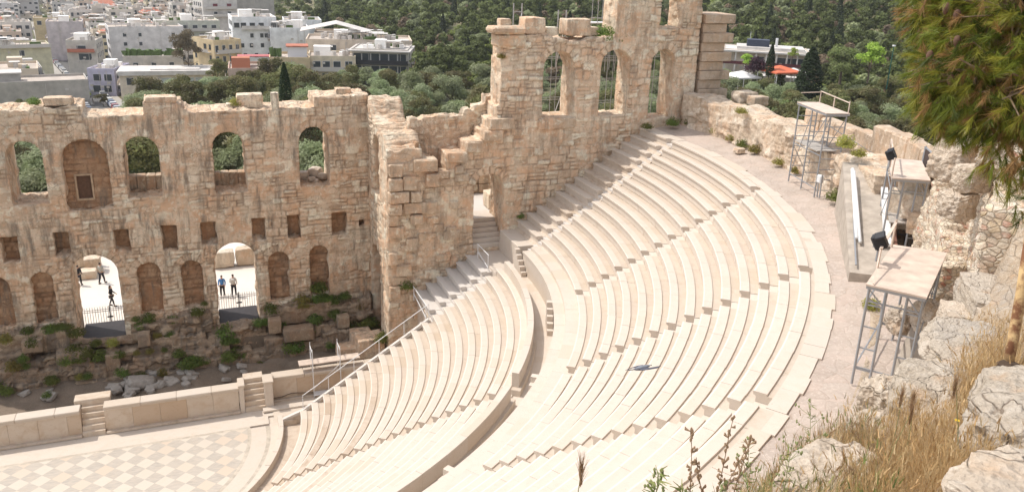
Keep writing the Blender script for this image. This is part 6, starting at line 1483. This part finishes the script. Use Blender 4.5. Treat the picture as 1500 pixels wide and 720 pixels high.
# ================================================================== pine branch hanging in at the upper right
rp=np.random.RandomState(12)
PC=atD(1520,70,9.5);pt=thing('foreground_pine','large green and bronze pine tree leaning in at the upper right, with cones','tree',(PC[0]-1.6,PC[1]+1.2,21.5))
b=MB();b.tube([(PC[0]-1.6,PC[1]+1.2,20.5),(PC[0]-1.3,PC[1]+.9,24),(PC[0]-.7,PC[1]+.4,27),(PC[0],PC[1],29.5),(PC[0]+.3,PC[1]-.2,32)],[.3,.26,.2,.14,.05],12);b.build('trunk',BARK,pt,smooth=True)
lobes=[]
for (px,py,D,r) in [(1412,40,9.6,.56),(1440,-30,9.8,.75),(1500,20,9.2,.85),(1396,105,9.5,.43),(1430,110,9.1,.66),(1500,120,8.9,.75),(1382,150,9.6,.30),(1405,163,9.3,.38),(1470,165,9.,.42),(1388,10,10,.48),(1530,172,9.2,.45),(1560,60,9.4,1.0),(1500,-90,10,1.),(1600,-60,10,1.2),(1610,150,9.6,.8),(1560,205,9.5,.3)]:
    lobes.append((atD(px,py,D),r))
tips=[];b=MB()
trunkp=np.array([PC[0]-.3,PC[1]+.1,28.3])
for c,r in lobes:
    mid=(c+trunkp)/2+np.array([0,0,.25]);b.tube([trunkp,mid,c],[.07,.05,.03],6)
    n=int(190*r*r/.4)+50
    for k in range(n):
        d=rp.normal(size=3);d/=np.linalg.norm(d);p=c+d*r*rp.uniform(.45,1.05)*np.array([1,1,.85]);tips.append((p,d))
        if k%7==0:
            b.tube([c,c+(p-c)*.5+rp.normal(size=3)*.04,p],[.018,.012,.006],4,cap=False)
b.build('branches',plain('pale_twig_bark',(.24,.17,.11),.9,nz=12),pt)
for (px,py,D) in [(1492,262,8.8),(1480,245,8.7),(1498,235,8.7),(1505,285,8.8),(1470,232,8.6),(1448,238,8.9)]:
    p=atD(px,py,D)
    for k in range(9):tips.append((p+rp.normal(size=3)*.09,np.array([0,0,-1.])+rp.normal(size=3)*.5))
NN=52;allV=[];cols=[]
for p,d in tips:
    n=NN;ax=d*.6+np.array([0,0,-.35])+rp.normal(size=3)*.35;ax/=np.linalg.norm(ax)
    di=ax+rp.normal(size=(n,3))*.33;di/=np.linalg.norm(di,axis=1,keepdims=True);L_n=rp.uniform(.07,.14,n)[:,None]
    o0=p+ax*rp.uniform(-.06,.06,n)[:,None];e=o0+di*L_n+np.array([0,0,-.015]);sd=np.cross(di,rp.normal(size=(n,3)));sd/=np.linalg.norm(sd,axis=1,keepdims=True);sd*=.0022
    allV.append(np.stack([o0-sd,o0+sd,e+sd*.3,e-sd*.3],1).reshape(-1,3))
    g=np.array([(.18,.215,.03),(.28,.27,.04),(.36,.215,.085),(.09,.115,.02)][rp.choice(4,p=[.34,.28,.21,.17])])*rp.uniform(.8,1.25)
    cc=np.tile(g,(n,1))*rp.uniform(.7,1.3,n)[:,None];cols.append(np.repeat(cc,4,0))
V=np.concatenate(allV);F=np.arange(len(V)).reshape(-1,4)
t=NT('pine_needles');a=t.n('ShaderNodeAttribute',attribute_name='st');t.b.inputs['Roughness'].default_value=.45
tr_=t.n('ShaderNodeBsdfTranslucent');t.l(a.outputs['Color'],tr_.inputs[0]);mx=t.n('ShaderNodeMixShader');mx.inputs[0].default_value=.35;t.l(t.b.outputs[0],mx.inputs[1]);t.l(tr_.outputs[0],mx.inputs[2]);t.l(mx.outputs[0],t.o.inputs[0]);t.col(a.outputs['Color'])
link('needles',fastmesh('needles',V,F,t.m,False,np.concatenate(cols)),pt)
cone=plain('brown_cone',(.14,.075,.05),.8,nz=60)
for (px,py) in [(1386,12),(1402,22),(1362,82),(1393,117),(1402,60)]:
    b=MB();p=atD(px,py,8.75);b.tube([p+[0,0,.05],p+[0,0,.03],p,p-[0,0,.035],p-[0,0,.06]],[.012,.028,.034,.024,.008],9);b.build('cone',cone,pt,smooth=True)
# ================================================================== dry grass and weeds of the foreground
rg=np.random.RandomState(88)
def blade(V,C_,p,dirv,L,w,col,bend=.3,seg=3):
    up=np.array([0,0,1.]);s=np.cross(dirv,rg.normal(size=3));s/=np.linalg.norm(s)+1e-9
    pr=p;dv=dirv.copy()
    for k in range(seg):
        w0=w*(1-k/seg*.7);w1=w*(1-(k+1)/seg*.7);nx_=pr+dv*L/seg
        V+=[pr-s*w0,pr+s*w0,nx_+s*w1,nx_-s*w1];C_+=[col]*4
        pr=nx_;dv=dv+np.array([rg.normal()*.05,rg.normal()*.05,-bend/seg]);dv/=np.linalg.norm(dv)
    return pr,dv
def grassmat():
    t=NT('dry_grass_blades');a=t.n('ShaderNodeAttribute',attribute_name='st');t.b.inputs['Roughness'].default_value=.7;tr_=t.n('ShaderNodeBsdfTranslucent');t.l(a.outputs['Color'],tr_.inputs[0]);mx=t.n('ShaderNodeMixShader');mx.inputs[0].default_value=.3;t.l(t.b.outputs[0],mx.inputs[1]);t.l(tr_.outputs[0],mx.inputs[2]);t.l(mx.outputs[0],t.o.inputs[0]);t.col(a.outputs['Color']);return t.m
GM=grassmat();STRAW=[(.54,.37,.18),(.64,.46,.25),(.44,.28,.13),(.60,.45,.25)]
def hitground(px,py,dmax=30.):
    v=ray(px,py);v=v/np.linalg.norm(v)
    for D in np.arange(3.,dmax,.12):
        p=CAM+v*D;R=math.hypot(p[0],p[1])
        if R<39.3 or R>58:continue
        t_=math.atan2(p[1],-p[0])
        if t_<_tt[0] or t_>_tt[-1]:continue
        if p[2]<slope_z(p[0],p[1]):return CAM+v*(D-.03)
    return None
def field(label,regions,name='dry_grass'):
    V=[];C_=[]
    for (x0,x1,y0,y1,n,Lm,cols) in regions:
        for k in range(n):
            p=hitground(rg.uniform(x0,x1),rg.uniform(y0,y1))
            if p is None:continue
            for j in range(3):
                q=p+np.array([rg.normal()*.04,rg.normal()*.04,-.03]);d=np.array([rg.normal()*.22,rg.normal()*.22,1.]);d/=np.linalg.norm(d);L=Lm*rg.uniform(.45,1.2)
                col=np.array(cols[rg.randint(len(cols))])*rg.uniform(.75,1.2)
                e,dv=blade(V,C_,q,d,L,.0022,col,.35)
                if rg.rand()<.22:
                    blade(V,C_,e,dv,.07,.006,col*1.05,.4,2)
                    for _ in range(5):
                        dd=dv+rg.normal(size=3)*.28;dd/=np.linalg.norm(dd);blade(V,C_,e+dv*rg.uniform(0,.05),dd,.05,.0012,col*1.1,.1,1)
    V=np.array(V);o=link(name,fastmesh(name,V,np.arange(len(V)).reshape(-1,4),GM,False,np.array(C_)));return tag(o,label,'grass',kind='stuff')
GRN=[(.20,.24,.07),(.28,.30,.10),(.15,.18,.06)]
field('golden dry grass covering the rocky slope at the bottom right',[(1235,1450,645,725,640,.32,STRAW),(1300,1440,610,680,330,.33,STRAW),(1400,1500,545,590,420,.34,STRAW),(1420,1500,500,545,300,.3,STRAW),(1130,1260,655,725,420,.26,STRAW+[(.36,.24,.14)]),(1080,1180,690,730,250,.2,STRAW+GRN),(1200,1280,600,670,160,.28,STRAW+GRN),(1250,1430,690,760,480,.32,STRAW),(1060,1300,720,800,500,.34,STRAW+GRN),(1080,1300,640,730,520,.3,[(.30,.20,.12),(.40,.28,.17),(.36,.25,.14),(.24,.22,.10)]),(1330,1440,545,575,90,.22,STRAW),(1400,1500,470,500,160,.22,STRAW),(1480,1540,620,720,60,.25,STRAW)])
field('thin dry grass on ledges between the right-hand walls',[(1380,1440,360,415,120,.3,STRAW),(1350,1400,300,360,60,.3,STRAW)],'ledge_grass')
# tall individual weeds standing in front of the seats
def stalk(label,px,py,h,D,kind,grp=None,lean=0):
    p=atD(px,py,D);o=thing('tall_weed',label,'weed',p,grp);V=[];C_=[]
    col=np.array((.30,.20,.12)) if kind=='dry' else np.array((.24,.26,.11))
    b=MB();pts=[];d=np.array([lean+rg.normal()*.05,rg.normal()*.05,1.]);d/=np.linalg.norm(d);q=p-np.array([0,0,.5]);n=9
    for k in range(n+1):pts.append(q.copy());q=q+d*(h+.5)/n;d=d+rg.normal(size=3)*.035;d/=np.linalg.norm(d)
    b.tube(pts,[.0045*(1-.6*k/n) for k in range(n+1)],5)
    top=pts
    if kind=='dry':
        for k in range(4,n+1):
            for j in range(6):
                a=top[k-1]+(top[k]-top[k-1])*rg.rand();e=a+rg.normal(size=3)*.012;b.tube([a,e+np.array([0,0,.008]),e+np.array([0,0,.02])],[.003,.008,.003],5)
    elif kind=='branch':
        for k in range(3,n):
            for j in range(2):
                dd=np.array([rg.normal(),rg.normal(),1.1]);dd/=np.linalg.norm(dd);e=top[k]+dd*h*.28;b.tube([top[k],(top[k]+e)/2+rg.normal(size=3)*.01,e],[.003,.002,.0015],4)
                for _ in range(3):
                    g=e+rg.normal(size=3)*.012;b.tube([g-[0,0,.012],g,g+[0,0,.012]],[.003,.009,.003],5)
    m_=plain('dry_stalk' if kind=='dry' else 'green_brown_stalk',tuple(col),.8);b.build('stem',m_,o)
    if kind=='branch':
        V=[];C_=[]
        for k in range(34):
            i=rg.randint(3,n);dd=rg.normal(size=3);dd[2]=abs(dd[2])*.5;dd/=np.linalg.norm(dd);blade(V,C_,top[i]+(top[min(i+1,n)]-top[i])*rg.rand()+dd*.01,dd,.06,.005,np.array(GRN[rg.randint(3)]),.2,2)
        V=np.array(V);link('leaves',fastmesh('leaves',V,np.arange(len(V)).reshape(-1,4),GM,False,np.array(C_)),o)
    if kind=='ear':
        V=[];C_=[];e=top[-1]
        for k in range(70):
            dd=np.array([rg.normal()*.16,rg.normal()*.16,1.]);dd/=np.linalg.norm(dd);blade(V,C_,e-np.array([0,0,.13])+np.array([0,0,rg.rand()*.13])+rg.normal(size=3)*.003,dd,.1,.0018,np.array((.36,.23,.13))*rg.uniform(.8,1.2),.1,2)
        V=np.array(V);link('ear',fastmesh('ear',V,np.arange(len(V)).reshape(-1,4),GM,False,np.array(C_)),o)
LBS=[('leftmost tall weed: a solitary purplish grass ear at the bottom edge',848,722,.22,4.6,'ear',-.02),
('tall knotted dry stalk, leftmost of the group before the seats',1008,728,.42,4.7,'dry',-.25),
('tallest straight dry stalk in the middle of the group before the seats',1042,728,.60,4.8,'dry',.06),
('dry stalk leaning right beside the tallest one',1030,728,.5,4.7,'dry',.25),
('thin dry stalk leaning left behind the tallest one',1062,728,.40,5.,'dry',-.12),
('slender dry stalk right of the tallest one',1055,728,.46,4.9,'dry',.2),
('small yellow-green branching weed left of the dry stalks',955,735,.20,4.4,'branch',-.1),
('leafy green weed at the bottom edge between ear and stalks',985,742,.12,4.5,'branch',0),
('bushy green weed below the dry stalks',1015,742,.14,4.5,'branch',.1),
('second bushy green weed right of the dry stalks',1050,742,.13,4.6,'branch',0),
('branching dry weed standing on the walkway edge',1105,720,.4,6.4,'branch',.1),
('brown branching weed over the pale flat rock',1150,705,.4,7.,'branch',0),
('upright reddish weed above the pale flat rock',1195,680,.55,8.,'branch',.05),
('pale grass ear among the golden grass, left',1302,640,.42,7.6,'ear',-.1),
('pale grass ear in front of the dark grey boulder',1335,640,.36,7.4,'ear',.1),
('tall grass ear right of the dark grey boulder',1420,650,.5,6.6,'ear',.12),
('grass ear leaning over the bottom left of the boulder',1290,665,.4,7.,'ear',-.2),
('low green sprig left of the scaffold foot',1262,570,.2,12.,'branch',-.2),
('left bottom sprig with tiny buds before the lower seats',925,735,.15,4.4,'branch',-.2)]
for (lb,px,py,h,D,kd,ln) in LBS:stalk(lb,px,py,h,D,kd,None,ln)
for k,(px,py) in enumerate(((1278,647),(1402,616))):
    p=atD(px,py,8.6 if k==0 else 7.2);o=thing('yellow_flower',['small yellow flower low in the green weeds by the boulders','single yellow flower in front of the sloping rock face'][k],'flower',p)
    b=MB();b.tube([p-[0,0,.25],p],[.003,.002],4);b.build('stem',plain('green_stem',(.12,.16,.05)),o);b=MB()
    for j in range(8):
        a=j*PI/4;b.add([p,p+np.array([math.cos(a-.3)*.014,math.sin(a-.3)*.014,.008]),p+np.array([math.cos(a)*.024,math.sin(a)*.024,.006]),p+np.array([math.cos(a+.3)*.014,math.sin(a+.3)*.014,.008])],[[0,1,2,3]])
    b.build('petals',plain('yellow_petals',(.75,.52,.02)),o)
# ================================================================== light
w=bpy.data.worlds.new('World');sc.world=w;w.use_nodes=True;nt=w.node_tree
bg=nt.nodes['Background'];sk=nt.nodes.new('ShaderNodeTexSky');sk.sky_type='NISHITA';sk.sun_disc=False
SD=np.array([.41,-.30,.86]);SD/=np.linalg.norm(SD)
el=math.asin(SD[2]);az=math.atan2(SD[0],SD[1])
sk.sun_elevation=el;sk.sun_rotation=az;sk.altitude=100;sk.air_density=1.0;sk.dust_density=1.6
hs=nt.nodes.new('ShaderNodeHueSaturation');hs.inputs['Saturation'].default_value=.33;nt.links.new(sk.outputs[0],hs.inputs['Color']);nt.links.new(hs.outputs[0],bg.inputs[0]);bg.inputs[1].default_value=.15
L=bpy.data.lights.new('sun','SUN');L.energy=2.05;L.angle=rad(.6);L.color=(1,.955,.88)
lo=bpy.data.objects.new('sun',L);COL.objects.link(lo);lo.rotation_euler=Vector(-SD).to_track_quat('-Z','Y').to_euler();lo.location=(60,-40,120)
vs=sc.view_settings;vs.view_transform='Standard';vs.look='None';vs.gamma=1;vs.use_curve_mapping=False;vs.exposure=.8
sc.cycles.max_bounces=6;sc.cycles.diffuse_bounces=4;sc.cycles.transparent_max_bounces=8
sc.cycles.use_denoising=True

# ================================================================== air
hz=NT('haze_air');hz.t.nodes.remove(hz.b);pv=hz.n('ShaderNodeVolumePrincipled');pv.inputs['Color'].default_value=(.93,.94,.96,1);pv.inputs['Density'].default_value=.00014;pv.inputs['Anisotropy'].default_value=.3;hz.l(pv.outputs[0],hz.o.inputs['Volume'])
b=MB();b.box((0,-3000,60),(9000,7800,420));o=b.build('haze',hz.m);tag(o,kind='stuff')
